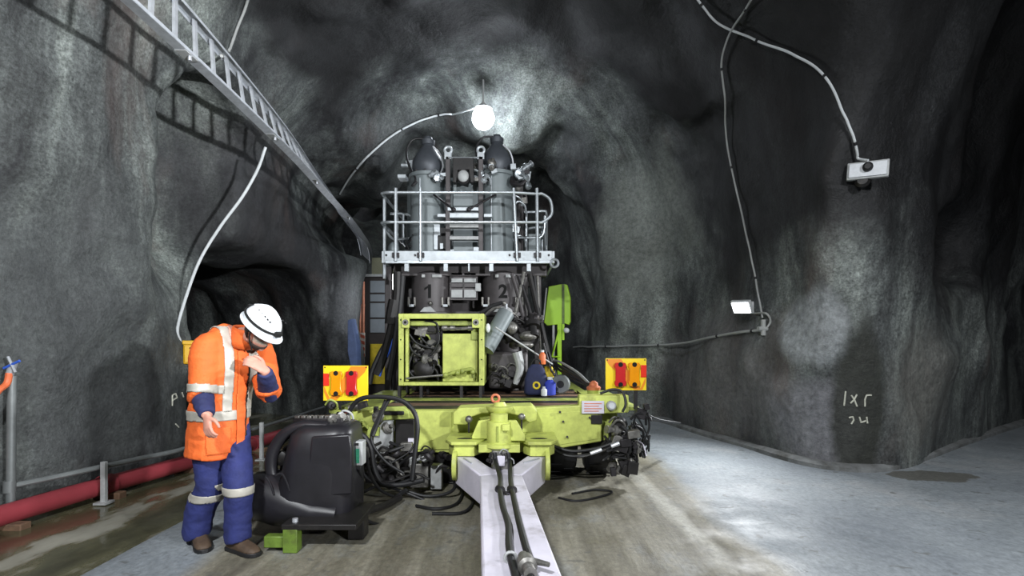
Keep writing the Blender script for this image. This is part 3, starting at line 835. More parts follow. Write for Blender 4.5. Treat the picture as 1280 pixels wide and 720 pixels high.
# ------------------------------------------------------------------ red water main, grey rail pipe, standpipe
def ground(x, y, z=-0.1): 
    Y = (CAM_H-z)*FPX/(y-HORIZON); return Vector(((x-640)*Y/FPX, Y, z))
rpts = [(-4.40,3.2),(-4.25,4.3),(-4.12,5.2),(-3.91,6.23),(-3.72,7.4),(-3.55,8.6),(-3.3,10.2)]
rc = [Vector((x, y, 0.02)) for x, y in rpts]
rm = root('red_water_main', (-4.12,5.2,-0.1), 'dusty red pipe lying along the foot of the left wall', 'pipe')
MB().tube(rc, 0.088, 14, 8).build('pipe', 'red_pipe', rm)
for i in (2, 4): 
    d = (rc[i+1]-rc[i-1]).normalized(); MB().cyl(rc[i]-d*0.05, rc[i]+d*0.05, 0.105, seg=16).build('coupling', 'red_pipe', rm)
for i in range(1, 6):
    MB().cbox(rc[i]+Vector((0,0,-0.115)), (0.34,0.10,0.09)).build('sleeper', 'timber', rm, bevel=0.008)
gpts = [P(12,608,4.45), P(70,596,4.72), P(120,585,4.98), P(175,573,5.45), P(230,561,6.0), P(322,535,7.5), P(405,509,9.6)]
gm = root('grey_rail_pipe', ground(130,628), 'thin grey pipe on short posts above the red pipe', 'pipe')
MB().tube(gpts, 0.026, 10, 6).build('pipe', 'pipe_grey', gm)
for x, yt, Y in ((130,577,5.05),(327,528,6.9)):
    t = P(x, yt, Y-0.06); 
    MB().box((t.x-0.022,t.y-0.022,-0.1), (t.x+0.022,t.y+0.022,t.z)).build('post', 'galv_dull', gm, bevel=0.004)
    MB().box((t.x-0.06,t.y-0.06,-0.105), (t.x+0.06,t.y+0.06,-0.085)).build('foot_plate', 'galv_dull', gm)
sp = root('standpipe', Vector((-4.36,4.45,-0.1)), 'upright standpipe with a blue tap at the left edge', 'standpipe')
b0, b1 = P(13,640,4.45), P(15,470,4.45); b0.z = -0.1
MB().tube([b0, b1], 0.034, 12, 0).build('riser', 'pipe_grey', sp)
MB().cyl(P(12,608,4.45)+Vector((0,0,-0.05)), P(12,608,4.45)+Vector((0,0,0.05)), 0.045).build('elbow', 'pipe_grey', sp)
v = P(16,462,4.43)
vb = MB().cyl(v+Vector((-0.03,0,-0.05)), v+Vector((0.01,0,0.06)), 0.03).build('valve', 'steel_bright', sp)
for a in (25, 115):
    d = Vector((math.cos(math.radians(a)), 0, math.sin(math.radians(a))))*0.075
    MB().tube([v+Vector((0.02,-0.03,0.045))-d, v+Vector((0.02,-0.03,0.045))+d], 0.011, 8, 0).build('tap_arm', 'valve_blue' if a == 25 else 'steel_bright', sp)
MB().tube([v+Vector((-0.02,-0.01,-0.03)), P(8,480,4.4), P(-8,497,4.3), P(-30,560,4.3), P(-40,650,4.3)], 0.026, 10, 6).build('hose', 'hose_orange', sp)
# ------------------------------------------------------------------ lime green trailer chassis
rnd = random.Random(5)
DECK = 0.76
TR = root('transport_trailer', (-0.25, 6.5, 0), 'lime green low transport trailer with warning boards and black hoses', 'trailer')
def pp(pix, Y): return [P(x, y, Y) for x, y in pix]
# front cross beam: outline with raised ear at the right end
MB().prism(pp([(437,513),(562,513),(640,511),(724,507),(724,494),(786,494),(786,516),(752,517),(752,552),(692,562),(640,566),(437,566)], 5.3), (0,0.14,0)).build('front_beam', 'lime_paint', TR, bevel=0.012)
MB().box((-0.98,5.284,0.36), (-0.62,5.302,0.755)).build('cover_plate', 'lime_paint', TR, bevel=0.006)
MB().prism(pp([(650,517),(748,513),(748,549),(690,558),(650,560)], 5.296), (0,0.02,0)).build('cover_plate', 'lime_paint', TR, bevel=0.006)
for x, y in ((704,527),(709,546),(737,522),(655,523),(655,555),(700,515)):
    MB().cyl(P(x,y,5.29), P(x,y,5.27), 0.012, seg=8).build('bolt', 'dark_steel', TR)
for s, x0, x1 in ((-1,-1.62,-1.42),(1,0.92,1.12)):
    MB().box((x0,5.44,0.42), (x1,10.2,0.74)).build('side_rail', 'lime_paint_worn', TR, bevel=0.015)
for y in (6.4, 7.6, 8.8, 10.0):
    MB().box((-1.42,y-0.08,0.46), (0.92,y+0.08,0.70)).build('cross_member', 'dark_steel', TR, bevel=0.01)
# deck boards: steel plates and worn timbers laid across
yy = 5.46
k = 0
while yy < 10.1:
    w = 0.24 if k % 3 else 0.30
    mt = ['dark_steel','timber','grease_black','lime_paint_worn','dark_steel','timber'][k % 6]
    MB().box((-1.42,yy,DECK-0.045), (0.92,yy+w-0.02,DECK+rnd.uniform(-0.008,0.006))).build('deck_board', mt, TR, bevel=0.006)
    yy += w; k += 1
MB().box((0.93,5.46,0.74), (1.36,7.4,0.78)).build('side_deck', 'lime_paint_worn', TR, bevel=0.006)
MB().box((-1.86,5.46,0.74), (-1.43,7.4,0.78)).build('side_deck', 'lime_paint_worn', TR, bevel=0.006)
# wheels: dual tyres each side, two axles
def wheel(x, y, side):
    R = 0.36
    t = MB().lathe((x-0.17,y,R), (1,0,0), [(0.0,0.20),(0.015,0.30),(0.05,0.345),(0.09,0.36),(0.25,0.36),(0.29,0.345),(0.325,0.30),(0.34,0.20)], 36).build('tyre', 'black_rubber', TR)
    MB().lathe((x-0.12,y,R), (1,0,0), [(0,0.12),(0.0,0.205),(0.04,0.19),(0.20,0.19),(0.24,0.205),(0.24,0.12)], 24).build('rim', 'lime_paint_worn', t)
    m = MB()
    for j in range(30):
        a = 2*math.pi*j/30
        c = Vector((x, y+math.cos(a)*R, R+math.sin(a)*R))
        rot = Matrix.Rotation(a, 3, 'X')
        m.cbox(c+Vector((0.075*(1 if j % 2 else -1),0,0)), (0.12,0.012,0.03), rot)
    m.build('tread_lugs', 'black_rubber', t)
for y in (5.80, 7.9):
    for x in (0.55, 0.97, -1.08, -1.50): wheel(x, y, 1)
    MB().cyl((-1.6,y,0.36), (1.1,y,0.36), 0.07).build('axle', 'dark_steel', TR)
MB().box((0.30,5.55,0.16), (0.40,6.1,0.42)).build('suspension_arm', 'lime_paint_worn', TR, bevel=0.02)

# turntable hitch on the beam
MB().prism(pp([(566,531),(566,516),(573,510),(600,509),(665,507),(671,513),(671,526),(662,529),(648,520),(636,517),(602,517),(590,521),(583,531)], 5.02), (0,0.28,0)).build('hitch_yoke', 'lime_paint', TR, bevel=0.012)
kp = P(624, 541, 4.78); kz = kp.z
MB().lathe((kp.x,kp.y,0.50), (0,0,1), [(0,0.15),(0.03,0.15),(0.035,0.115),(0.23,0.115),(0.235,0.08),(0.30,0.08)], 28).build('king_post', 'lime_paint', TR)
MB().lathe((kp.x,kp.y+0.16,0.80), (0,0,1), [(0,0.11),(0.03,0.13),(0.05,0.13),(0.055,0.07),(0.09,0.05)], 24).build('post_cap', 'lime_paint', TR)
MB().lathe((kp.x-0.01,kp.y+0.04,0.735), (0,0,1), [(0,0.075),(0.05,0.075)], 20).build('bearing_ring', 'rust_orange', TR)
MB().torus((kp.x-0.04,kp.y+0.16,0.925), (0.1,1,0), 0.036, 0.012).cyl((kp.x-0.04,kp.y+0.16,0.84), (kp.x-0.04,kp.y+0.16,0.90), 0.018).build('lifting_eye', 'rust_orange', TR)
MB().prism([(kp.x+0.09,4.75,0.74),(kp.x+0.16,4.75,0.74),(kp.x+0.24,4.75,0.60),(kp.x+0.24,4.75,0.55),(kp.x+0.09,4.75,0.55)], (0,0.05,0)).build('gusset', 'lime_paint', TR, bevel=0.006)
MB().prism([(kp.x-0.09,4.85,0.74),(kp.x-0.20,4.85,0.72),(kp.x-0.26,4.85,0.58),(kp.x-0.26,4.85,0.55),(kp.x-0.09,4.85,0.55)], (0,0.05,0)).build('gusset', 'lime_paint', TR, bevel=0.006)
MB().cyl((kp.x-0.012,kp.y-0.118,0.56), (kp.x-0.012,kp.y-0.118,0.70), 0.010, seg=8).build('weld_seam', 'lime_paint_worn', TR)
MB().box((kp.x+0.03,kp.y-0.14,0.66), (kp.x+0.10,kp.y-0.05,0.72)).build('stop_block', 'lime_paint', TR, bevel=0.006)
# flange plates either side, with slots
def flange(x0, x1, name='flange'):
    a = [P(x,540,5.05) for x in (x0,x1)]
    z1 = 0.545
    m = MB().prism([(a[0].x,5.28,z1),(a[0].x-0.0,4.86,z1),(a[0].x+0.07,4.72,z1),(a[1].x-0.07,4.72,z1),(a[1].x,4.86,z1),(a[1].x,5.28,z1)], (0,0,-0.03))
    f = m.build(name, 'lime_paint', TR, bevel=0.006)
    MB().prism([(a[0].x+0.02,5.28,z1-0.03),(a[0].x+0.03,4.88,z1-0.03),(a[0].x+0.09,4.76,z1-0.03),(a[1].x-0.09,4.76,z1-0.03),(a[1].x-0.03,4.88,z1-0.03),(a[1].x-0.02,5.28,z1-0.03)], (0,0,-0.11)).build('flange_web', 'lime_paint', f, bevel=0.006)
    cx = (a[0].x+a[1].x)/2
    MB().ball((cx,4.9,z1+0.001), (0.085,0.035,0.004)).build('slot', 'ink_black', f)
flange(560, 607); flange(650, 695)
MB().prism(pp([(598,556),(650,556),(650,566),(598,566)], 4.68), (0,0.5,0)).build('hitch_shelf', 'lime_paint', TR, bevel=0.006)
for x in (569, 684):
    c = P(x, 581, 4.78)
    MB().lathe(c-Vector((0.02,0,0)), (1,0,0), [(0,0.14),(0.04,0.14)], 28).build('clevis_plate', 'lime_paint', TR, bevel=0.004)
for x, y in ((586,524),(652,521)):
    c = P(x, y, 4.95)
    kn = MB().ball(c, 0.036).build('lever_knob', 'cast_metal', TR)
    MB().cyl(c, c+Vector((0,0,-0.13)), 0.009, seg=8).build('lever_rod', 'dark_steel', kn)

# warning boards with lamps
def board(x0, x1, y0, y1, Y, order, flip):
    a, b = P(x0,y1,Y), P(x1,y0,Y); w, h = b.x-a.x, b.z-a.z
    o = MB().box((a.x,Y,a.z), (b.x,Y+0.012,b.z)).build('warning_board', 'sign_yellow', TR, bevel=0.003)
    o['label'] = 'yellow and orange warning board with tail lamps'
    def q(u, v, d=0.0): return Vector((a.x+w*(1-u if flip else u), Y-d, a.z+h*v))
    for st in ([(0.0,0.98),(0.0,0.62),(0.10,0.98)], [(0.12,0.02),(0.62,0.98),(0.995,0.98),(0.92,0.80),(0.30,0.02)], [(0.62,0.02),(0.98,0.02),(0.995,0.25),(0.86,0.40)])[1:2]:
        MB().prism([q(u,v,0.002) for u, v in st], (0,0.003,0)).build('orange_stripe', 'sign_orange', o)
    MB().prism([q(0.02,0.25,0.003),q(0.10,0.02,0.003),(q(0.16,0.02,0.003)),q(0.02,0.42,0.003)], (0,0.003,0)).build('orange_stripe', 'sign_orange', o)
    for u, mt in zip((0.31, 0.65), order):
        c = q(u, 0.5)
        s = 0.115*w/0.46
        l = MB().prism([c+Vector((dx,-0.005,dz)) for dx, dz in ((-0.052,-0.125),(0.052,-0.125),(0.062,-0.10),(0.062,-0.075),(0.052,-0.06),(0.052,0.06),(0.062,0.075),(0.062,0.10),(0.052,0.125),(-0.052,0.125),(-0.062,0.10),(-0.062,0.075),(-0.052,0.06),(-0.052,-0.06),(-0.062,-0.075),(-0.062,-0.10))], (0,-0.035,0)).build('tail_lamp', mt, o, bevel=0.008)
        for e in (-1, 1):
            MB().lathe(c+Vector((0,-0.038,e*0.105)), (0,-1,0), [(0,0.026),(0.006,0.024)], 14).build('screw_cap', 'ink_black', o)
    c = q(0.07, 0.60)
    MB().box(c+Vector((-0.03,-0.008,-0.065)), c+Vector((0.03,0,0.065))).build('reflector', 'reflector_red', o, bevel=0.003)
    for u in (0.04, 0.96):
        MB().cyl(q(u,0.95,0.0), q(u,0.95,0.006), 0.007, seg=8).build('screw', 'dark_steel', o)
    MB().box((a.x+w*0.3,Y+0.012,DECK), (a.x+w*0.3+0.04,Y+0.03,a.z+h*0.7)).build('board_stay', 'dark_steel', TR)
    MB().box((a.x+w*0.7,Y+0.012,DECK), (a.x+w*0.7+0.04,Y+0.03,a.z+h*0.7)).build('board_stay', 'dark_steel', TR)
board(404, 460, 457, 501, 5.32, ('lens_amber','lens_red'), False)
board(757, 808, 448, 488, 5.42, ('lens_amber','lens_red'), True)
# name plate, round lamp, electrical bits on the right ear
np_ = P(741,509,5.285)
pt = MB().box((np_.x-0.115,5.272,np_.z-0.065), (np_.x+0.115,5.30,np_.z+0.065)).build('rating_plate', 'drawbar_white', TR, bevel=0.003)
for i in range(4):
    MB().box((np_.x-0.09,5.269,np_.z+0.035-i*0.026), (np_.x+0.09-0.03*(i % 2),5.273,np_.z+0.043-i*0.026)).build('print_line', 'rust_orange', pt)
c = P(764,507,5.28); rl = MB().lathe(c+Vector((0,0.02,0)), (0,-1,0), [(0,0.05),(0.04,0.05),(0.05,0.042)], 20).build('round_lamp', 'galv_dull', TR)
MB().lathe(c+Vector((0,-0.028,0)), (0,-1,0), [(0,0.036),(0.01,0.03)], 18).build('lens', 'white_plastic', rl)
MB().box(P(739,530,5.28), P(753,519,5.28)+Vector((0,0.03,0))).build('socket_plate', 'dark_steel', TR, bevel=0.004)
# orange shackle block on the deck corner with the stay arms
sk = P(742,484,5.7)
MB().cyl((sk.x,sk.y,DECK), (sk.x,sk.y,sk.z-0.02), 0.07, seg=16).build('shackle_base', 'lime_paint_worn', TR)
MB().lathe((sk.x,sk.y,sk.z-0.03), (0,0,1), [(0,0.075),(0.03,0.08),(0.05,0.05),(0.08,0.045),(0.10,0.02)], 18).build('shackle', 'rust_orange', TR)
e1 = P(690,452,7.6)
for dz, r, mt in ((0.0,0.022,'dark_steel'),(0.06,0.016,'galv_dull'),(-0.05,0.018,'black_rubber')):
    MB().tube([sk+Vector((-0.03,0,0.02)), sk.lerp(e1,0.35)+Vector((0,0,dz)), sk.lerp(e1,0.8)+Vector((0,0,dz)), e1], r, 8, 4).build('stay_arm', mt, TR)
MB().cyl(sk.lerp(e1,0.08), sk.lerp(e1,0.22), 0.022, seg=10).build('stay_sleeve', 'rust_orange', TR)
MB().tube([P(619,409,6.5), P(690,455,7.0)], 0.012, 8, 0).build('stay_rod', 'galv_dull', TR)

# clutter at the right end: pump block, valves, hoses
def clutter(parent, box, n, names, mats, seed, s0=0.03, s1=0.09):
    rr = random.Random(seed)
    (x0,y0,z0),(x1,y1,z1) = box
    for i in range(n):
        c = Vector((rr.uniform(x0,x1), rr.uniform(y0,y1), rr.uniform(z0,z1))); s = rr.uniform(s0,s1)
        m = MB(); t = rr.randrange(4); nm = names[i % len(names)]
        ax = Vector((rr.uniform(-1,1), rr.uniform(-1,0.2), rr.uniform(-0.6,0.6))).normalized()
        if t == 0: m.cbox(c, (s*rr.uniform(0.8,1.6), s, s*rr.uniform(0.7,1.5)), Matrix.Rotation(rr.uniform(-0.4,0.4),3,'Y')); 
        elif t == 1: m.lathe(c, ax, [(-s*.8,s*.35),(-s*.3,s*.35),(-s*.28,s*.55),(s*.1,s*.55),(s*.12,s*.3),(s*.7,s*.3),(s*.72,s*.42),(s*.95,s*.42)], 12)
        elif t == 2: m.lathe(c, ax, [(0,s*.7),(s*.3,s*.75),(s*.5,s*.6),(s*.55,s*.25),(s*.9,s*.22)], 14)
        else: m.tube([c+Vector((-s,0,-s*.3)), c+Vector((-s*.2,-s*.3,s*.6)), c+Vector((s*.8,0,s*.1)), c+Vector((s,0.02,-s))], s*.16, 8, 4)
        m.build(nm, mats[rr.randrange(len(mats))], parent, bevel=0.004 if t == 0 else 0)
def hoses(parent, box, n, seed, r=(0.010,0.02), mats=('black_rubber',), loop=0.2, name='hose'):
    rr = random.Random(seed); (x0,y0,z0),(x1,y1,z1) = box
    for i in range(n):
        a = Vector((rr.uniform(x0,x1), rr.uniform(y0,y1), rr.uniform(z0,z1))); b = Vector((rr.uniform(x0,x1), rr.uniform(y0,y1), rr.uniform(z0,z1)))
        m1 = a.lerp(b,0.33)+Vector((rr.uniform(-loop,loop), rr.uniform(-loop*.6,0), rr.uniform(-loop,loop*.5)))
        m2 = a.lerp(b,0.66)+Vector((rr.uniform(-loop,loop), rr.uniform(-loop*.6,0), rr.uniform(-loop,loop*.5)))
        MB().tube([a,m1,m2,b], rr.uniform(*r), 7, 6).build(name, mats[rr.randrange(len(mats))], parent)
clutter(TR, ((0.98,5.12,0.30),(1.26,5.30,0.70)), 26, ['valve','fitting','pump_block','coupling'], ['cast_metal','grease_black','dark_steel','cast_metal'], 3, 0.04, 0.11)
clutter(TR, ((1.0,5.16,0.12),(1.28,5.36,0.42)), 16, ['valve','fitting','coupling'], ['grease_black','dark_steel','cast_metal'], 77, 0.05, 0.12)
hoses(TR, ((0.92,5.10,0.25),(1.28,5.25,0.66)), 8, 4, loop=0.06)
clutter(TR, ((1.24,5.24,0.38),(1.40,5.44,0.82)), 14, ['plug','socket','cable_end'], ['grease_black','dark_steel','black_rubber'], 8, 0.05, 0.10)
hoses(TR, ((1.26,5.2,0.25),(1.42,5.4,0.80)), 7, 9, (0.008,0.014), loop=0.035)
MB().tube([P(690,557,5.2), P(715,564,5.15), P(748,560,5.15), P(772,551,5.12)], 0.018, 8, 6).build('hose', 'black_rubber', TR)
MB().tube([P(688,560,5.2), P(712,570,5.12), P(745,566,5.12), P(770,556,5.12)], 0.016, 8, 6).build('hose', 'black_rubber', TR)
MB().tube([P(690,563,5.2), P(720,571,5.12), P(740,568,5.10), P(762,560,5.12)], 0.014, 8, 6).build('hose', 'grease_black', TR)
MB().cyl(P(738,567,5.08), P(752,562,5.08), 0.02, seg=8).build('hose_end', 'steel_bright', TR)
MB().cyl(P(764,558,5.06), P(774,554,5.06), 0.022, seg=8).build('hose_end', 'steel_bright', TR)
MB().tube([P(750,492,5.3), P(765,487,5.28), P(778,490,5.25), P(782,505,5.2), P(778,515,5.2)], 0.014, 8, 6).build('cable', 'black_rubber', TR)
MB().tube([P(796,550,5.3), P(804,556,5.25), P(808,570,5.22)], 0.008, 6, 5).build('cable_tail', 'drawbar_white', TR)
MB().tube([P(808,518,5.5), P(825,525,5.8), P(850,529,6.5)], 0.012, 6, 5).build('cable', 'black_rubber', TR)

# clutter at the left end
MB().prism(pp([(480,525),(491,524),(491,556),(483,566),(466,562),(467,540)], 5.15), (0,0.05,0)).build('side_plate', 'galv_dull', TR, bevel=0.008)
MB().prism(pp([(470,518),(480,509),(505,508),(511,514),(511,524),(472,526)], 5.12), (0,0.06,0)).build('slotted_bracket', 'lime_paint_worn', TR, bevel=0.01)
MB().box(P(478,519,5.10), P(505,514,5.10)+Vector((0,0.02,0))).build('bracket_slot', 'dark_steel', TR, bevel=0.01)
MB().box(P(510,566,5.2), P(517,548,5.2)+Vector((0,0.06,0))).build('label_plate', 'drawbar_white', TR)
MB().box(P(494,572,5.22), P(518,524,5.22)+Vector((0,0.05,0))).build('valve_housing', 'grease_black', TR, bevel=0.008)
MB().box(P(538,612,5.0), P(552,582,5.0)+Vector((0,0.12,0))).build('battery_box', 'galv_dull', TR, bevel=0.01)
MB().box(P(512,610,5.0), P(535,580,5.0)+Vector((0,0.15,0))).build('manifold', 'cast_metal', TR, bevel=0.01)
MB().box(P(456,606,5.35), P(566,566,5.35)+Vector((0,0.2,0))).build('lower_beam', 'grease_black', TR, bevel=0.01)
clutter(TR, ((-1.55,4.85,0.12),(-0.66,5.2,0.45)), 34, ['valve','fitting','coupling','solenoid'], ['grease_black','cast_metal','dark_steel','grease_black','galv_dull'], 13, 0.04, 0.10)
clutter(TR, ((-1.85,5.05,0.50),(-1.25,5.28,0.85)), 26, ['valve','fitting','coupling'], ['grease_black','cast_metal','dark_steel','lime_paint_worn'], 14, 0.04, 0.10)
hoses(TR, ((-1.75,4.8,0.15),(-0.75,5.15,0.55)), 10, 15, (0.009,0.016), ('black_rubber','black_rubber','grease_black'), 0.10)
for pts, r in (([(436,515),(448,500),(470,496),(500,500),(517,514),(522,535),(519,565),(515,600)], 0.022),
               ([(442,540),(455,545),(464,560),(468,585),(478,603),(500,606),(530,600)], 0.024),
               ([(452,588),(464,601),(490,606),(512,600),(520,596)], 0.018),
               ([(438,632),(460,634),(485,628),(500,618),(508,612)], 0.020),
               ([(488,496),(478,515),(470,535),(466,545)], 0.018),
               ([(482,500),(474,520),(464,548),(480,575),(505,592)], 0.014),
               ([(505,612),(530,620),(555,618),(568,610),(566,595),(560,585)], 0.016),
               ([(455,615),(475,607),(500,613),(530,625)], 0.014)):
    MB().tube([P(x, y, 4.85-0.02*i) for i, (x, y) in enumerate(pts)], r, 9, 6).build('hose', 'black_rubber', TR)
for pts in ([(520,632),(545,636),(570,630),(578,615),(568,606)], [(540,642),(580,640),(592,622),(580,605),(560,603)]):
    MB().tube([ground(x, y, 0.016) for x, y in pts], 0.014, 7, 6).build('floor_hose', 'black_rubber', TR)
MB().tube([ground(x, y, 0.012) for x, y in ((698,622),(720,626),(745,622),(765,615),(745,612),(715,617))], 0.010, 7, 6).build('floor_hose', 'black_rubber', TR)

# ------------------------------------------------------------------ white drawbar
DB = root('drawbar', (-0.09, 4.4, 0), 'white steel drawbar with black hoses reaching towards the viewer', 'drawbar')
def barz(y): return 0.345 + (4.5-y)*0.034
def barx(y): return -0.105 + (4.5-y)*0.068
rings = []
for y in (4.62, 4.5, 3.5, 2.5, 1.5, 0.9):
    x, z = barx(y), barz(y); w = 0.178
    rings.append([Vector((x-w,y,z-0.24)), Vector((x+w,y,z-0.24)), Vector((x+w,y,z)), Vector((x-w,y,z))])
MB().loft(rings).build('beam', 'drawbar_white', DB, bevel=0.012)
for s, xo in ((-1,-0.46),(1,0.235)):
    a = Vector((barx(4.35)+s*0.09, 4.30, 0.355)); b = Vector((xo, 4.82, 0.40)); d = (b-a).normalized(); n = Vector((d.y,-d.x,0)).normalized()*0.085
    poly = [a-n, b-n, b+n, a+n]
    MB().prism(poly, (0,0,-0.25)).build('wing_beam', 'drawbar_white', DB, bevel=0.012)
    MB().tube([b+n*0.2+Vector((0,-0.12,0.004)), a.lerp(b,0.55)-n*0.3+Vector((0,0,0.004))], 0.007, 6, 0).build('weld_bead', 'steel_bright', DB)
MB().lathe((barx(0.9),0.83,barz(0.9)-0.12), (0,0,1), [(-0.05,0.07),(-0.05,0.13),(0.05,0.13),(0.05,0.07)], 24).build('tow_eye', 'dark_steel', DB)
hb = P(625,572,4.55)
MB().cbox(hb+Vector((0,0.02,-0.02)), (0.15,0.10,0.17)).build('hose_bracket', 'cast_metal', DB, bevel=0.01)
MB().cbox(hb+Vector((0.01,-0.04,-0.02)), (0.07,0.03,0.09)).build('bracket_plate', 'drawbar_white', DB, bevel=0.006)
clutter(DB, (tuple(hb+Vector((-0.09,-0.06,-0.10))), tuple(hb+Vector((0.09,0.0,0.06)))), 12, ['fitting','bolt'], ['cast_metal','galv_dull','dark_steel'], 21, 0.025, 0.045)
def onbar(x, y, dz=0.022):
    # follow the bar's top surface under the sight line
    Y = 3.0
    for _ in range(30): Y = (CAM_H-barz(Y)-dz)*FPX/(y-HORIZON)
    return P(x, y, Y)
h1 = [P(618,566,4.5), P(620,578,4.45)] + [onbar(x,y) for x, y in ((625,597),(625,612),(628,632),(635,655),(636,680),(640,703),(648,735),(655,790))]
h2 = [P(635,566,4.5), P(637,578,4.45)] + [onbar(x,y) for x, y in ((638,597),(640,612),(647,645),(656,680),(662,700),(664,735),(668,790))]
MB().tube(h1, 0.019, 10, 6).build('hose', 'black_rubber', DB)
MB().tube(h2, 0.019, 10, 6).build('hose', 'black_rubber', DB)
cl = MB().cyl(onbar(623,611), onbar(627,613), 0.03, seg=12).cyl(onbar(638,611), onbar(642,613), 0.03, seg=12)
cl.tube([onbar(624,612), onbar(632,616), onbar(640,612)], 0.010, 8, 4); cl.build('hose_clamp', 'dark_steel', DB)
v0 = onbar(657,703,0.04)
vv = MB().lathe(v0, (0.15,-1,0.0), [(-0.07,0.025),(-0.03,0.028),(-0.02,0.04),(0.05,0.045),(0.06,0.03),(0.12,0.03)], 14).build('valve', 'cast_metal', DB)
MB().cyl(v0+Vector((0.02,0,0.01)), v0+Vector((0.10,-0.07,0.02)), 0.016, 0.011, seg=10).build('valve_lever', 'cast_metal', vv)
MB().torus(onbar(638,697,0.025), (0.1,-1,0), 0.026, 0.008).build('hose_ring', 'galv_dull', DB)
# ------------------------------------------------------------------ twin vessel module standing on the trailer
MD = root('vessel_module', (-0.75, 8.2, DECK), 'tall grey twin vessel module with railed platform and numbers 1 and 2', 'machine')
PF, PZ = 7.25, 2.72       # platform front edge and deck level
px0, px1 = P(480,318,PF).x, P(690,318,PF).x
MB().box((px0,PF+0.05,PZ-0.06), (px1,9.4,PZ)).build('platform_deck', 'vessel_grey', MD, bevel=0.006)
fr_ = MB().box((px0,PF,PZ-0.12), (px1,PF+0.05,PZ+0.05)).build('front_channel', 'channel_white', MD, bevel=0.006)
MB().box((px0+0.02,PF-0.012,PZ-0.13), (px1-0.02,PF+0.01,PZ-0.085)).build('channel_lip', 'rail_steel', fr_, bevel=0.004)
for x in (px0-0.04, px1):
    MB().box((x,PF+0.02,PZ-0.12), (x+0.04,9.4,PZ+0.05)).build('side_channel', 'channel_white', MD, bevel=0.006)
for x in (508,557,586,614,661):
    c = P(x,336,PF); w = 0.03 if x != 586 else 0.012
    MB().box((c.x-w,PF+0.0,PZ-0.24), (c.x+w,PF+0.05,PZ-0.12)).build('hanger_lug', 'channel_white', MD, bevel=0.004)
for x in (483, 519, 637, 686):
    c = P(x,319,PF); MB().cyl((c.x,PF-0.014,c.z), (c.x,PF,c.z), 0.016, seg=8).build('bolt', 'dark_steel', MD)
ey = P(693,329,PF); MB().torus(ey, (0,1,0), 0.055, 0.018).build('lifting_ring', 'rail_steel', MD)
MB().box((px0+0.05,7.6,PZ-0.26), (px1-0.05,7.75,PZ-0.06)).build('deck_bearer', 'vessel_dark', MD, bevel=0.01)
MB().box((px0+0.05,9.0,PZ-0.26), (px1-0.05,9.15,PZ-0.06)).build('deck_bearer', 'vessel_dark', MD, bevel=0.01)
# guard rail
ZT, ZM = 3.59, 3.17
rr0 = 0.022
def stanchion(x, y, top=ZT+0.06, lean=0.0, bottom=PZ-0.10):
    s = MB().tube([Vector((x+lean,y,bottom)), Vector((x,y,top))], 0.025, 10, 0).build('stanchion', 'rail_steel', MD)
    MB().box((x+lean-0.05,y-0.02,PZ-0.05), (x+lean+0.05,y+0.05,PZ+0.02)).build('stanchion_shoe', 'dark_steel', s, bevel=0.004)
ry = PF-0.015
sx = [P(495,0,PF).x, P(526,0,PF).x, P(642,0,PF).x, P(671,0,PF).x]
for i, x in enumerate(sx): stanchion(x, ry, lean=0.05 if i == 2 else 0.01 if i == 3 else 0)
xl, xr = P(476,0,PF).x, P(690,0,PF).x
for z, nm in ((ZT,'top_rail'),(ZM,'mid_rail')):
    MB().tube([Vector((xl+0.03,9.2,z)), Vector((xl,9.0,z)), Vector((xl,7.45,z)), Vector((xl+0.02,ry+0.05,z)), Vector((xl+0.10,ry,z))]
              + [Vector((x,ry,z)) for x in (sx[0], sx[1], -0.6, sx[2])], rr0, 10, 3).build(nm, 'rail_steel', MD)
# rounded return at the right
MB().tube([Vector((sx[2],ry,ZT)), Vector((sx[3],ry,ZT-0.02)), Vector((xr-0.14,ry,ZT-0.02)), Vector((xr-0.03,ry,ZT-0.10)), Vector((xr,ry,ZT-0.25)), Vector((xr-0.03,ry,ZM+0.08)), Vector((xr-0.14,ry,ZM)), Vector((sx[3],ry,ZM)), Vector((sx[2],ry,ZM))], rr0, 10, 4).build('return_rail', 'rail_steel', MD)
for y in (7.45, 8.3, 9.15): stanchion(xl, y, ZT+0.02, 0, PZ-0.32 if y < 8 else PZ-0.1)
for y in (8.2, 9.1): stanchion(px1-0.03, y, ZT-0.1)
MB().tube([Vector((px1-0.03,8.2,ZT-0.12)), Vector((px1-0.03,9.1,ZT-0.12))], rr0, 10, 0).build('top_rail', 'rail_steel', MD)
MB().tube([Vector((px1-0.34,8.2,ZT-0.30)), Vector((px1-0.02,8.2,ZT-0.27)), Vector((px1-0.03,9.1,ZT-0.27))], rr0, 10, 2).build('mid_rail', 'rail_steel', MD)
# access loops at the left and right of the platform
def loop(pix, Y, nm='grab_loop'): MB().tube([P(x, y, Y) for x, y in pix], 0.02, 9, 5).build(nm, 'rail_steel', MD)
loop([(488,267),(502,267),(512,269),(517,277),(518,292)], 7.9); loop([(504,268),(504,290),(504,305)], 7.9)
loop([(480,262),(482,285),(490,298),(502,299),(516,297)], 7.8)
loop([(655,265),(668,265),(680,264),(683,270),(683,318)], 8.0); loop([(658,265),(658,318)], 8.0)
loop([(648,297),(668,297),(676,296),(680,288),(681,270)], 7.7)
loop([(616,283),(613,276),(617,272),(628,273),(640,278)], 7.7); loop([(614,278),(614,305),(618,311),(624,312)], 7.7, 'exhaust_bend')

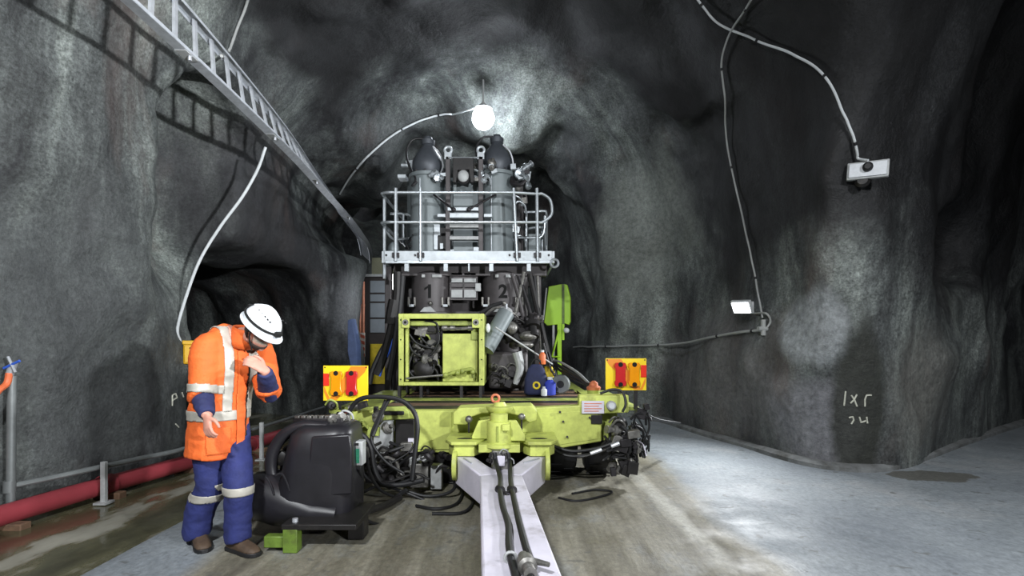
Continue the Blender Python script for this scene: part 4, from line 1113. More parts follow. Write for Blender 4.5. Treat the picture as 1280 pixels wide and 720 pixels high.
# upper vessels
MB().prism([(x,y,PZ) for x, y in ((-1.70,8.25),(-1.58,8.12),(-0.05,8.12),(0.07,8.25),(0.07,9.25),(-1.70,9.25))], (0,0,1.38)).build('tank_body', 'vessel_grey', MD, bevel=0.05)
def vessel(px, r, Y, zt):
    x = P(px,0,Y).x
    c = MB().lathe((x,Y,PZ), (0,0,1), [(0,r+0.02),(0.05,r+0.02),(0.055,r),(zt-PZ-0.06,r),(zt-PZ-0.05,r+0.025),(zt-PZ,r+0.025)], 32).build('vessel', 'vessel_grey', MD)
    for a in range(0, 360, 30):
        p = Vector((x+math.cos(math.radians(a))*(r+0.005), Y+math.sin(math.radians(a))*(r+0.005), zt))
        MB().cyl(p, p+Vector((0,0,0.03)), 0.014, seg=6).build('flange_bolt', 'dark_steel', c)
    MB().cyl((x-r*0.3,Y-r*0.97,PZ+0.1), (x-r*0.3,Y-r*0.97,zt-0.1), 0.012, seg=8).build('seam', 'rail_steel', c)
    cone = MB().lathe((x,Y,zt), (0,0,1), [(0,0.20),(0.04,0.22),(0.12,0.245),(0.22,0.235),(0.34,0.17),(0.44,0.10),(0.47,0.085),(0.48,0.10),(0.55,0.105),(0.56,0.07),(0.60,0.06)], 28).build('cone', 'cone_dark', MD)
    MB().tube([Vector((x-0.06,Y-0.06,zt+0.56)), Vector((x-0.22,Y-0.08,zt+0.53)), Vector((x-0.31,Y-0.1,zt+0.34)), Vector((x-0.25,Y-0.15,zt+0.08)), Vector((x-0.15,Y-0.22,zt-0.1)), Vector((x-0.19,Y-0.26,zt-0.22)), Vector((x-0.12,Y-0.27,zt-0.16))], 0.017, 8, 6).build('cone_hose', 'black_rubber', cone)
    MB().tube([Vector((x+0.1,Y-0.1,zt+0.42)), Vector((x+0.2,Y-0.14,zt+0.30)), Vector((x+0.25,Y-0.16,zt+0.12)), Vector((x+0.22,Y-0.16,zt))], 0.012, 8, 6).build('air_line', 'white_plastic', cone)
    return x
xa = vessel(535, 0.265, 7.86, 4.02); xb = vessel(621, 0.255, 7.86, 4.05)
# ladder frame between the vessels
lx0, lx1 = P(560,0,7.52).x, P(601,0,7.52).x
for x in (lx0, lx1):
    MB().box((x-0.035,7.50,PZ), (x+0.035,7.56,4.20)).build('frame_post', 'vessel_dark', MD, bevel=0.006)
    MB().torus((x,7.53,4.30), (0,1,0), 0.05, 0.02).box((x-0.05,7.50,4.16), (x+0.05,7.56,4.26)).build('lifting_lug', 'channel_white', MD)
for y, z_, mt in ((262,0.05,'channel_white'),(270,0.07,'channel_white'),(283,0.05,'galv_dull'),(298,0.05,'galv_dull')):
    c = P(580,y,7.5)
    MB().box((lx0+0.03 if y > 262 else lx0-0.0,7.46,c.z-z_/2), (lx1-0.03,7.56,c.z+z_/2)).build('step', mt, MD, bevel=0.004)
for x0, x1 in ((547,557),(605,615)):
    a, b = P(x0,272,7.5), P(x1,268,7.5); MB().box((a.x,7.46,a.z), (b.x,7.56,b.z)).build('step_end', 'channel_white', MD, bevel=0.004)
MB().tube([P(560,197,7.5), P(598,197,7.5)], 0.012, 8, 0).build('top_bar', 'rail_steel', MD)
for a, b in (((542,243),(567,262)),((620,243),(586,262))):
    MB().tube([P(*a,7.55), P(*b,7.45)], 0.016, 8, 0).build('brace', 'dark_steel', MD)
    MB().ball(P(*b,7.45), 0.035).build('brace_end', 'dark_steel', MD)
MB().box((lx0+0.05,7.72,PZ+0.02), (lx1-0.05,7.80,4.05)).build('centre_panel', 'vessel_grey', MD, bevel=0.01)
# hooded round lamp between the lugs
hc = P(579,220,7.42)
hd = MB().prism(pp([(566,197),(592,197),(592,228),(588,228),(586,212),(572,212),(570,228),(566,228)], 7.40), (0,0.12,0)).build('hood', 'grease_black', MD, bevel=0.006)
MB().lathe(hc+Vector((0,0.06,0)), (0,-1,0), [(0,0.11),(0.05,0.11),(0.07,0.09),(0.06,0.085)], 24).build('lamp_ring', 'dark_steel', hd)
MB().ball(hc, (0.08,0.03,0.09)).build('lamp_glass', 'galv_dull', hd)
# top fittings
for x, y in ((507,207),(513,203),(520,204)): 
    c = P(x,y,7.9); MB().cbox(c, (0.13,0.06,0.04)).build('bracket_arm', 'channel_white', MD, bevel=0.004)
MB().box(P(513,215,7.85), P(516,200,7.85)+Vector((0,0.04,0))).build('bracket_post', 'channel_white', MD)
MB().box(P(497,222,7.9), P(507,218,7.9)+Vector((0,0.2,0))).build('bracket_arm', 'channel_white', MD)
def zone(x0,x1,y0,y1,Ya,Yb): 
    a, b = P(x0,y1,Ya), P(x1,y0,Ya); return ((a.x,Ya,a.z),(b.x,Yb,b.z))
clutter(MD, zone(541,556,210,222,7.5,7.7), 12, ['valve','fitting'], ['channel_white','rail_steel','dark_steel'], 31, 0.05, 0.09)
clutter(MD, zone(592,618,200,224,7.5,7.7), 14, ['valve','fitting'], ['channel_white','rail_steel','cast_metal'], 32, 0.05, 0.10)
clutter(MD, zone(640,660,205,226,7.6,7.9), 14, ['valve','fitting'], ['channel_white','rail_steel','dark_steel'], 33, 0.06, 0.12)
clutter(MD, zone(643,656,228,310,7.8,8.1), 14, ['valve','fitting'], ['cast_metal','vessel_dark','rail_steel'], 34, 0.06, 0.12)
MB().tube([P(640,222,7.6), P(640,229,7.55), P(650,231,7.5), P(657,226,7.5)], 0.03, 9, 5).build('pipe_bend', 'dark_steel', MD)
MB().tube([P(650,228,7.9), P(650,320,7.9)], 0.05, 10, 0).build('riser_pipe', 'vessel_dark', MD)
# bits standing on the platform behind the rail
MB().prism(pp([(542,280),(550,280),(550,294),(547,294),(547,312),(542,312)], 7.6), (0,0.05,0)).build('white_bracket', 'channel_white', MD, bevel=0.006)
MB().box(P(546,312,7.65), P(558,284,7.65)+Vector((0,0.1,0))).build('switch_box', 'grease_black', MD, bevel=0.008)
MB().box(P(550,311,7.60), P(554,304,7.60)+Vector((0,0.02,0))).build('tag_plate', 'channel_white', MD)
MB().box(P(660,318,8.1), P(676,292,8.1)+Vector((0,0.15,0))).build('control_box', 'vessel_grey', MD, bevel=0.01)
MB().box(P(563,317,7.5), P(567,312,7.5)+Vector((0,0.02,0))).build('tag_plate', 'channel_white', MD)
MB().box(P(592,314,7.5), P(599,309,7.5)+Vector((0,0.02,0))).build('tag_plate', 'channel_white', MD)
MB().ball(P(492,312,7.9), (0.09,0.09,0.12)).build('float_ball', 'vessel_grey', MD)
hoses(MD, zone(495,517,290,318,7.6,7.9), 5, 35, (0.010,0.014), ('black_rubber','galv_dull'), 0.08)

# lower half below the platform
def lower(px, num):
    Y = 7.85; x = P(px,0,Y-0.32).x; r = 0.31
    c = MB().lathe((x,Y,DECK), (0,0,1), [(0,r),(1.10,r),(1.11,r+0.03),(1.16,r+0.03),(1.17,r),(1.74,r),(1.80,r*0.7)], 32).build('lower_vessel', 'vessel_dark', MD)
    n = text_mesh('number', num, 0.27, 'ink_black', c, (x+0.01,Y-r-0.006,P(0,365,Y-r).z), (math.radians(90),0,0), 0.003)
    if num == '1':
        q = n.location+MD.location
        MB().prism([Vector((x+0.0,Y-r-0.008,q.z+0.10)), Vector((x-0.065,Y-r-0.008,q.z+0.06)), Vector((x-0.065,Y-r-0.008,q.z+0.03)), Vector((x+0.0,Y-r-0.008,q.z+0.07))], (0,0.012,0)).build('number_flag', 'ink_black', c)
    MB().ball(P(px+2,379,Y-0.34), 0.035).build('knob', 'cast_metal', c)
    MB().prism(pp([(px-12,390),(px-6,384),(px+2,383),(px+9,390)], Y-0.36), (0,0.05,0)).build('foot_guard', 'galv_dull', c, bevel=0.006)
    for s in (-1, 1):
        b = P(px+s*21,379,Y-0.25)
        MB().box((b.x-0.06,b.y-0.03,b.z-0.06), (b.x-0.03,b.y+0.05,b.z+0.09)).box((b.x+0.03,b.y-0.03,b.z-0.06), (b.x+0.06,b.y+0.05,b.z+0.09)).box((b.x-0.06,b.y-0.03,b.z-0.06), (b.x+0.06,b.y+0.05,b.z-0.03)).build('clamp', 'cast_metal', c, bevel=0.004)
        MB().box((b.x-0.035,b.y-0.045,b.z-0.055), (b.x+0.035,b.y-0.02,b.z-0.02)).build('clamp_pad', 'channel_white', c)
    for dx, w in ((-7,5),(10,14)):
        q = P(px+dx,345,Y-0.33); MB().box((q.x-0.01*w/2,q.y,q.z-0.02), (q.x+0.01*w/2,q.y+0.03,q.z+0.025)).build('top_cleat', 'galv_dull', c, bevel=0.004)
lower(536, '1'); lower(628, '2')
MB().box((-1.75,8.1,DECK), (0.25,9.2,PZ-0.06)).build('lower_frame', 'vessel_dark', MD, bevel=0.02)
for i, (y0, y1, mt) in enumerate(((341,344,'galv_dull'),(348,353,'galv_dull'),(354,359,'vessel_dark'),(362,372,'galv_dull'))):
    for x0, x1 in ((564,578),(580,595)):
        MB().box(P(x0,y1,7.6), P(x1,y0,7.6)+Vector((0,0.03,0))).build('louvre', mt, MD, bevel=0.003)
MB().box(P(562,375,7.64), P(597,340,7.64)+Vector((0,0.04,0))).build('louvre_frame', 'vessel_dark', MD)
MB().box(P(594,364,7.58), P(601,354,7.58)+Vector((0,0.05,0))).build('switch_cover', 'galv_dull', MD, bevel=0.004)
# legs, dark cable bundles and struts each side
for x in (486, 500, 655, 672):
    a, b = P(x,335,7.7), P(x,470,7.7); MB().box((a.x-0.05,7.65,DECK), (a.x+0.05,7.75,PZ-0.1)).build('leg', 'vessel_dark', MD, bevel=0.008)
for pix, r, mt in (([(497,340),(496,372),(492,395),(487,420),(478,450),(470,468)], 0.06, 'grease_black'), ([(503,345),(500,380),(497,405),(492,440),(486,475)], 0.045, 'black_rubber'),
                   ([(493,375),(490,390),(488,405)], 0.08, 'grease_black'), ([(488,420),(476,440),(466,462),(462,480)], 0.035, 'black_rubber'),
                   ([(484,425),(470,450),(463,470)], 0.02, 'galv_dull'), ([(498,400),(490,430),(480,452),(474,470)], 0.025, 'valve_blue')):
    MB().tube([P(x,y,7.1) for x, y in pix], r, 9, 6).build('cable_bundle', mt, MD)
for pix, r, mt in (([(640,342),(648,370),(655,400)], 0.03, 'vessel_dark'), ([(655,340),(650,365),(644,392)], 0.03, 'cast_metal'), ([(662,342),(668,370),(676,405),(684,440)], 0.04, 'grease_black'),
                   ([(668,345),(672,380),(680,420),(690,455),(695,470)], 0.022, 'black_rubber'), ([(672,345),(674,400),(676,450)], 0.018, 'cast_metal'), ([(648,345),(660,380),(670,420)], 0.03, 'dark_steel'),
                   ([(600,392),(612,384),(622,380),(628,378)], 0.025, 'black_rubber'), ([(605,396),(616,386),(626,384)], 0.02, 'cast_metal')):
    MB().tube([P(x,y,7.3) for x, y in pix], r, 8, 5).build('strut', mt, MD)
clutter(MD, zone(636,672,395,425,7.0,7.3), 26, ['engine_block','valve','fitting','filter'], ['grease_black','dark_steel','cast_metal','vessel_dark'], 41, 0.06, 0.20)
for c, r in ((P(660,420,6.95),(0.13,0.1,0.07)), (P(657,431,6.95),(0.11,0.08,0.05)), (P(640,410,6.95),(0.08,0.08,0.09))):
    MB().ball(c, r).build('filter', 'cast_metal', MD)
MB().tube([P(646,440,6.95), P(650,460,6.95), P(644,480,6.95)], lambda t: 0.07-0.03*t, 10, 5).build('exhaust_boot', 'galv_dull', MD)
MB().box(P(610,486,7.1), P(660,440,7.1)+Vector((0,0.5,0))).build('engine_cover', 'vessel_dark', MD, bevel=0.04)
clutter(MD, zone(607,640,455,484,6.9,7.1), 12, ['fitting','valve'], ['cast_metal','grease_black','dark_steel'], 42, 0.05, 0.11)
# grey duct leaning out beside the cabinet
d0, d1 = P(607,437,6.75), P(633,391,6.95)
MB().cyl(d0, d1, 0.115, seg=24).build('air_duct', 'vessel_grey', MD)
MB().cyl(d1, d1+(d1-d0).normalized()*0.06, 0.10, 0.06, seg=18).build('duct_cap', 'galv_dull', MD)
MB().cyl(P(633,388,6.9), P(633,380,6.9), 0.016, seg=8).build('duct_hook', 'steel_bright', MD)
MB().ball(P(610,410,6.6), (0.03,0.03,0.06)).build('gauge', 'white_plastic', MD)

# ------------------------------------------------------------------ lime cabinet in front of it
CB = root('pump_cabinet', (-0.92, 6.9, DECK), 'open lime green steel cabinet with pump and hoses inside', 'cabinet')
Yc = 6.50; a, b = P(498,482,Yc), P(605,392,Yc); cx0, cz0, cx1, cz1 = a.x, a.z, b.x, b.z; Yk = 7.12
t = 0.035
MB().box((cx0,Yc+0.03,cz0), (cx0+t,Yk,cz1)).build('side_panel', 'lime_paint_worn', CB, bevel=0.005)
MB().box((cx1-t,Yc+0.03,cz0), (cx1,Yk,cz1)).build('side_panel', 'lime_paint_worn', CB, bevel=0.005)
MB().box((cx0+t,Yc+0.03,cz1-t), (cx1-t,Yk,cz1)).build('top_panel', 'lime_paint_worn', CB, bevel=0.005)
MB().box((cx0+t,Yc+0.03,cz0), (cx1-t,Yk,cz0+t)).build('bottom_panel', 'lime_paint_worn', CB, bevel=0.005)
MB().box((cx0+t,Yk-0.03,cz0+t), (cx1-t,Yk,cz1-t)).build('back_panel', 'grease_black', CB)
fw = 0.065
MB().box((cx0,Yc,cz0), (cx0+fw,Yc+0.03,cz1)).build('frame_stile', 'lime_paint', CB, bevel=0.005)
MB().box((cx1-fw,Yc,cz0), (cx1,Yc+0.03,cz1)).build('frame_stile', 'lime_paint', CB, bevel=0.005)
MB().box((cx0+fw,Yc,cz1-fw), (cx1-fw,Yc+0.03,cz1)).build('frame_rail', 'lime_paint', CB, bevel=0.005)
MB().box((cx0+fw,Yc,cz0), (cx1-fw,Yc+0.03,cz0+0.045)).build('frame_rail', 'lime_paint', CB, bevel=0.005)
MB().box((cx0+fw,Yc+0.10,cz1-0.15), (cx1-fw,Yc+0.14,cz1-0.085)).build('header_beam', 'lime_paint_worn', CB, bevel=0.008)
MB().box((cx0+fw+0.01,Yc+0.06,cz0+0.05), (cx0+fw+0.05,Yc+0.12,cz1-0.16)).build('inner_post', 'lime_paint', CB, bevel=0.006)
for i in range(4):
    for x in (cx0+0.03, cx1-0.03):
        z = cz0+0.08+i*(cz1-cz0-0.16)/3; MB().cyl((x,Yc-0.006,z), (x,Yc,z), 0.009, seg=8).build('screw', 'ink_black', CB)
for x in (507, 595):
    c = P(x,403,Yc-0.01)
    lg = MB().box((c.x-0.05,c.y-0.015,c.z-0.07), (c.x+0.05,c.y+0.02,c.z+0.06)).build('lug_plate', 'lime_paint', CB, bevel=0.006)
    MB().lathe(c+Vector((0,-0.014,0)), (0,-1,0), [(0,0.04),(0.012,0.036),(0.012,0.02)], 18).build('lug_ring', 'cast_metal', lg)
    MB().ball(c+Vector((0,-0.024,0)), 0.018).build('lug_bolt', 'ink_black', lg)
q0, q1 = P(553,478,Yc+0.12), P(598,417,Yc+0.12)
MB().box((q0.x,q0.y,cz0+0.04), (q1.x-0.01,q0.y+0.35,q1.z)).build('oil_tank', 'lime_paint', CB, bevel=0.012)
MB().box(P(589,425,Yc+0.10), P(597,408,Yc+0.10)+Vector((0,0.03,0))).build('tank_filler', 'lime_paint_worn', CB, bevel=0.005)
MB().tube([P(552,410,Yc+0.12), P(570,411,Yc+0.10), P(592,410,Yc+0.10)], 0.022, 9, 4).build('header_pipe', 'cast_metal', CB)
for x in (556,566,588): MB().cyl(P(x-3,410,Yc+0.10), P(x+3,410,Yc+0.10), 0.036, seg=12).build('pipe_union', 'cast_metal', CB)
MB().tube([P(508,473,Yc+0.05), P(530,471,Yc+0.04), P(555,469,Yc+0.04), P(560,470,Yc+0.05)], 0.014, 8, 4).build('drain_pipe', 'cast_metal', CB)
MB().tube([P(556,470,Yc+0.05), P(566,466,Yc+0.04), P(580,463,Yc+0.04), P(590,462,Yc+0.04), P(592,472,Yc+0.05)], 0.024, 9, 5).build('drain_elbow', 'lime_paint_worn', CB)
for x, y in ((557,469),(572,466),(578,464),(591,465)): MB().ball(P(x,y,Yc+0.03), 0.035).build('union_nut', 'lime_paint_worn', CB)
for pix in ([(512,408),(520,404),(534,402),(545,404),(549,414)], [(512,418),(520,428),(534,434),(546,436)], [(510,424),(515,438),(527,446),(540,442),(547,430)], [(514,446),(511,460),(516,470),(524,474)],
            [(520,412),(528,424),(538,432),(546,428)], [(545,408),(549,420),(546,434),(538,444)], [(536,448),(542,456),(540,466),(532,472)]):
    MB().tube([P(x,y,Yc+0.13-0.01*i) for i, (x, y) in enumerate(pix)], 0.014, 8, 6).build('hose', 'black_rubber', CB)
clutter(CB, zone(517,546,408,470,Yc+0.14,Yc+0.28), 34, ['valve','fitting','pump','gauge'], ['cast_metal','grease_black','lime_paint_worn','dark_steel','cast_metal'], 51, 0.05, 0.12)
MB().lathe(P(530,462,Yc+0.15), (0,-1,0), [(0,0.12),(0.06,0.12),(0.07,0.10),(0.10,0.05)], 24).build('motor', 'grease_black', CB)
MB().lathe(P(535,412,Yc+0.2), (1,0,0.2), [(-0.12,0.07),(0.1,0.07),(0.12,0.05),(0.16,0.04)], 20).build('pump', 'cast_metal', CB)
for x in (499.5, 527, 577, 601):
    c = P(x,484,Yc+0.06); MB().box((c.x-0.018,Yc+0.02,DECK), (c.x+0.018,Yc+0.08,cz0)).build('leg', 'dark_steel', CB)
    MB().box((c.x-0.018,Yk-0.08,DECK), (c.x+0.018,Yk-0.02,cz0)).build('leg', 'dark_steel', CB)

# ------------------------------------------------------------------ black moulded console beside the trailer
CN = root('control_console', (-1.55, 4.0, 0), 'black moulded console with curved handle on a green steel stand', 'console')
Yn = 3.95
def outline(front_pts, back_scale, depth): pass
# shell: horizontal slices, rounded rectangle, tapering and bulging
def rrect(cx, cy, hx, hy, z, rad=0.35, n=28):
    out = []
    for k in range(n):
        t = 2*math.pi*k/n; ct, st = math.cos(t), math.sin(t); p = 5.0
        s = (abs(ct)**p+abs(st)**p)**(-1/p)
        out.append(Vector((cx+hx*ct*s, cy+hy*st*s, z)))
    return out
sl = [(648,352,444,0.22),(640,346,446,0.25),(615,352,446,0.26),(585,360,446,0.26),(560,365,445,0.25),(540,370,444,0.23),(532,378,442,0.20),(529,384,438,0.17)]
m = MB().loft([rrect(P((x0+x1)/2,0,Yn).x, Yn+0.05, (x1-x0)/2*Yn/FPX, hy, P(0,y,Yn).z) for y, x0, x1, hy in sl])
m.build('shell', 'black_plastic', CN, smooth=50)
# proud side panel with a seam
MB().prism(pp([(389,546),(437,543),(440,560),(439,618),(386,622),(384,600)], Yn-0.205), (0,0.05,0)).build('side_panel', 'black_plastic', CN, bevel=0.012)
# broad curved handle at the left
MB().tube([P(x,y,Yn-0.05) for x, y in ((410,534),(378,533),(356,543),(342,563),(339,585),(346,606),(360,619),(376,624))], 0.045, 12, 6).build('handle', 'black_plastic', CN)
MB().lathe(P(352,572,Yn), (0,-1,0), [(0,0.055),(0.03,0.055),(0.04,0.035)], 20).build('port', 'grease_black', CN)
MB().prism(pp([(352,560),(372,548),(372,612),(356,604),(348,588)], Yn+0.04), (0,0.12,0)).build('recess_panel', 'grease_black', CN, bevel=0.02)
# low rounded nose
m = MB(); rings = []
for x, yt, yb, hy in ((306,606,628,0.06),(310,597,638,0.12),(322,590,648,0.17),(345,588,655,0.20),(372,600,657,0.21),(400,612,656,0.22),(430,620,648,0.22)):
    c = P(x,(yt+yb)/2,Yn-0.02); hz = (yb-yt)/2*Yn/FPX
    rings.append([c+Vector((0,math.cos(2*math.pi*k/20)*hy,math.sin(2*math.pi*k/20)*hz)) for k in range(20)])
m.loft(rings).build('nose', 'black_plastic', CN, smooth=60)
for pix in ([(332,596),(338,606),(342,618)], [(344,594),(352,592),(358,602),(362,614)]):
    MB().tube([P(x,y,Yn-0.21) for x, y in pix], 0.007, 6, 4).build('moulded_rib', 'black_plastic', CN)
# keyboard-like metal strip on top, control box with green display
MB().box(P(366,530,Yn+0.05), P(428,523,Yn+0.05)+Vector((0,0.16,0))).build('top_tray', 'dark_steel', CN, bevel=0.006)
for i in range(8):
    c = P(371+i*7.5,522,Yn+0.06); MB().box((c.x-0.018,c.y,c.z-0.01), (c.x+0.018,c.y+0.05,c.z+0.014)).build('switch', 'cast_metal', CN, bevel=0.003)
clutter(CN, (tuple(P(410,526,Yn+0.05)), tuple(P(440,516,Yn+0.25))), 9, ['plug','fitting'], ['galv_dull','cast_metal','black_rubber'], 61, 0.03, 0.06)
bx_ = MB().box(P(438,582,Yn+0.0), P(453,552,Yn+0.0)+Vector((0,0.10,0))).build('control_box', 'galv_dull', CN, bevel=0.006)
material('display_green', srgb(60,140,110), 0.25, var=0.3, scale=60)
MB().box(P(441,579,Yn-0.005), P(449,561,Yn-0.005)+Vector((0,0.01,0))).build('display', 'display_green', bx_)
MB().box(P(443,557,Yn-0.008), P(448,554,Yn-0.008)+Vector((0,0.01,0))).build('button', 'ink_black', bx_)
# green stand leg and foot
lg0 = ground(362,692,0.0); material('stand_green', srgb(96,120,44), 0.5, var=0.4, scale=9, dirt=srgb(60,54,36), dirt_amt=0.55)
MB().box((lg0.x-0.05,lg0.y,0.0), (lg0.x+0.05,lg0.y+0.09,0.17)).build('stand_leg', 'stand_green', CN, bevel=0.006)
MB().box((lg0.x-0.19,lg0.y+0.02,0.03), (lg0.x-0.05,lg0.y+0.09,0.11)).build('stand_arm', 'stand_green', CN, bevel=0.006)
MB().box((lg0.x-0.06,lg0.y+0.0,0.16), (lg0.x+0.46,lg0.y+0.5,0.20)).build('base_plate', 'grease_black', CN, bevel=0.006)
MB().box((lg0.x+0.32,lg0.y+0.25,0.0), (lg0.x+0.44,lg0.y+0.38,0.17)).build('stand_leg', 'grease_black', CN, bevel=0.006)
MB().box((lg0.x-0.02,lg0.y+0.38,0.0), (lg0.x+0.08,lg0.y+0.47,0.17)).build('stand_leg', 'grease_black', CN, bevel=0.006)
MB().cyl(P(369,655,3.6), P(369,648,3.6), 0.02, seg=10).build('bolt', 'steel_bright', CN)
MB().tube([P(430,650,3.95), P(455,640,4.15), P(480,632,4.4), P(500,622,4.7)], 0.03, 9, 4).build('link_arm', 'grease_black', CN)
for pix in ([(440,545),(456,560),(462,590),(475,612),(495,622)], [(448,585),(452,602),(446,615),(440,612)], [(440,640),(470,655),(500,655),(520,646)]):
    MB().tube([P(x,y,3.95+0.2*i) for i, (x, y) in enumerate(pix)], 0.013, 8, 5).build('lead', 'black_rubber', CN)
# ------------------------------------------------------------------ far things behind the machine
material('container_grey', srgb(128,136,142), 0.6, var=0.12, scale=4)
material('container_dark', srgb(52,46,44), 0.7, var=0.2, scale=4)
material('khaki_panel', srgb(168,168,140), 0.7, var=0.12, scale=4)
material('stripe_red', srgb(196,96,70), 0.6, var=0.1)
material('stripe_white', srgb(214,206,196), 0.6, var=0.1)
material('copper_tube', srgb(176,112,84), 0.5, var=0.2, scale=9)
material('tarp_blue', srgb(120,140,190), 0.5, var=0.25, scale=6)
material('navy_cloth', srgb(34,40,74), 0.8, var=0.3, scale=12)
material('royal_blue', srgb(46,62,170), 0.7, var=0.2, scale=12)
material('pouch_yellow', srgb(214,190,44), 0.6, var=0.2, scale=12)
material('bottle_orange', srgb(214,110,60), 0.5, var=0.15)

Yk2 = 12.6
KB = root('site_cabin', (P(473,430,Yk2).x, Yk2+0.5, 0), 'grey panelled site cabin far back left of the machine', 'cabin')
a, b = P(455,480,Yk2), P(487,346,Yk2)
MB().box((a.x,Yk2,0.0), (b.x,Yk2+1.1,b.z)).build('body', 'container_dark', KB, bevel=0.02)
x0, x1 = P(463,0,Yk2).x, P(484,0,Yk2).x
zs = [P(0,y,Yk2).z for y in (350,367,378,398,417)]
for z1, z0 in zip(zs[:-1], zs[1:]):
    MB().box((x0,Yk2-0.03,z0+0.02), (x1,Yk2,z1-0.02)).build('wall_panel', 'container_grey', KB, bevel=0.008)
MB().box((x0,Yk2-0.03,P(0,480,Yk2).z), (x1,Yk2,P(0,430,Yk2).z)).build('yellow_panel', 'pouch_yellow', KB, bevel=0.01)
MB().box((a.x-0.05,Yk2-0.05,b.z), (b.x+0.05,Yk2+1.1,b.z+0.06)).build('roof', 'galv_dull', KB)
g = P(476,336,13.2)
kp_ = MB().box((P(458,0,13.4).x,13.9,0.0), (P(496,0,13.4).x,14.0,P(0,318,13.4).z)).build('khaki_screen', 'khaki_panel', None, bevel=0.01)
tag(set_origin(kp_, (P(476,0,13.4).x,13.95,0)), 'khaki screen standing behind the grey site cabin', 'screen')
# white tube light upright against the cabin corner
tl = root('upright_tube_light', (P(490,0,11.4).x,11.4,0), 'bright white upright tube light beside the site cabin', 'lamp')
material('tube_glow', (0.9,0.95,1,1), 0.4, var=0.0, emit=(0.92,0.95,1.0,1), emit_s=28.0)
c0, c1 = P(489.5,402,11.4), P(489.5,343,11.4)
MB().cyl(c0, c1, 0.035, seg=14).build('tube', 'tube_glow', tl)
MB().cyl((c0.x,11.4,0), c0, 0.03, seg=10).build('stand_pole', 'galv_dull', tl)
MB().box((c0.x-0.2,11.2,0), (c0.x+0.2,11.6,0.03)).build('stand_base', 'dark_steel', tl)
# copper coloured tubes and striped barrier
for i, x in enumerate((446,450.2,454.4)):
    p = P(x,0,11.9)
    o = MB().cyl((p.x,11.9,0), (p.x,11.9,P(0,352,11.9).z), 0.03, seg=10).cyl((p.x,11.9,P(0,380,11.9).z), (p.x,11.9,P(0,383,11.9).z), 0.035, seg=10).build('copper_pipe', 'copper_tube')
    tag(set_origin(o, (p.x,11.9,0)), ['leftmost of the three upright copper pipes by the striped barrier','middle one of the three upright copper pipes by the striped barrier','upright copper pipe nearest the grey site cabin'][i], 'pipe', 'upright copper pipes')
br = root('striped_barrier', (P(450,0,11.5).x,11.5,0), 'red and white striped barrier board beside the site cabin', 'barrier')
bx0, bx1 = P(443,0,11.5).x, P(456,0,11.5).x
bz0, bz1 = P(0,446,11.5).z, P(0,416,11.5).z
MB().box((bx0,11.5,bz0), (bx1,11.53,bz1)).build('board', 'stripe_white', br)
for k in range(4):
    z = bz0+k*(bz1-bz0)/4
    MB().prism([(bx0,11.497,z+0.09),(bx1,11.497,z-0.0),(bx1,11.497,z+0.07),(bx0,11.497,z+0.16)], (0,0.004,0)).build('stripe', 'stripe_red', br)
for x in (bx0+0.03, bx1-0.03): MB().cyl((x,11.54,0), (x,11.54,bz1), 0.018, seg=8).build('post', 'galv_dull', br)
# pale blue sheet on the rock corner
pts = [P(x,y,10.4) for x, y in ((434,400),(440,398),(446,430),(447,458),(438,460),(434,440))]
sh = MB().prism(pts, (0.05,0.12,0)).build('plastic_sheet', 'tarp_blue', None, bevel=0.02)
tag(set_origin(sh, P(440,460,10.4)), 'pale blue plastic sheet hanging at the rock corner', 'sheet')

# lime green folded ramp panel on a stand, right of the machine
Yg = 8.6
GS = root('green_panel_stand', (P(697,0,Yg).x,Yg,DECK), 'tall lime green panel on a braced stand right of the machine', 'panel')
material('panel_lime', srgb(160,206,40), 0.45, var=0.08, scale=4)
MB().prism(pp([(686,358),(703,355),(703,405),(684,407),(680,403)], Yg), (0,0.04,0)).build('panel_leaf', 'panel_lime', GS, bevel=0.008)
MB().prism(pp([(705,355),(709,356),(713,372),(713,402),(711,406),(705,404)], Yg+0.02), (0.03,0.15,0)).build('panel_leaf', 'panel_lime', GS, bevel=0.008)
MB().box(P(702.5,405,Yg-0.01), P(705.5,355,Yg-0.01)+Vector((0,0.05,0))).build('hinge', 'stand_green', GS)
MB().tube([P(683,360,Yg-0.03), P(679,400,Yg-0.03)], 0.014, 8, 0).build('edge_bar', 'galv_dull', GS)
MB().box((P(699,0,Yg).x-0.03,Yg,DECK+0.04), (P(699,0,Yg).x+0.04,Yg+0.06,P(0,405,Yg).z)).build('stand_post', 'panel_lime', GS, bevel=0.005)
MB().box((P(692,0,Yg).x-0.02,Yg+0.02,DECK+0.04), (P(692,0,Yg).x+0.02,Yg+0.06,P(0,406,Yg).z)).build('stand_post', 'galv_dull', GS, bevel=0.005)
MB().tube([P(699,412,Yg-0.01), P(690,446,Yg-0.01)], 0.016, 8, 0).build('stand_brace', 'panel_lime', GS)
MB().tube([P(690,446,Yg-0.01), P(700,446,Yg-0.01)], 0.014, 8, 0).build('stand_brace', 'panel_lime', GS)
MB().box((P(704,0,Yg).x-0.02,Yg,P(0,425,Yg).z), (P(704,0,Yg).x+0.02,Yg+0.04,P(0,405,Yg).z)).build('stand_lug', 'panel_lime', GS)
MB().box((P(688,0,Yg).x,Yg-0.12,DECK+0.01), (P(707,0,Yg).x,Yg+0.2,DECK+0.04)).build('stand_base', 'dark_steel', GS)
wl = P(708,413,Yg-0.05)
w_ = root('small_white_lamp', wl, 'small round white lamp on the edge of the lime green panel stand', 'lamp')
MB().ball(wl, (0.05,0.04,0.045)).build('lens', 'white_plastic', w_)
MB().cyl(wl+Vector((0,0.0,0.0)), wl+Vector((-0.02,0.09,-0.02)), 0.015, seg=8).build('bracket', 'galv_dull', w_)

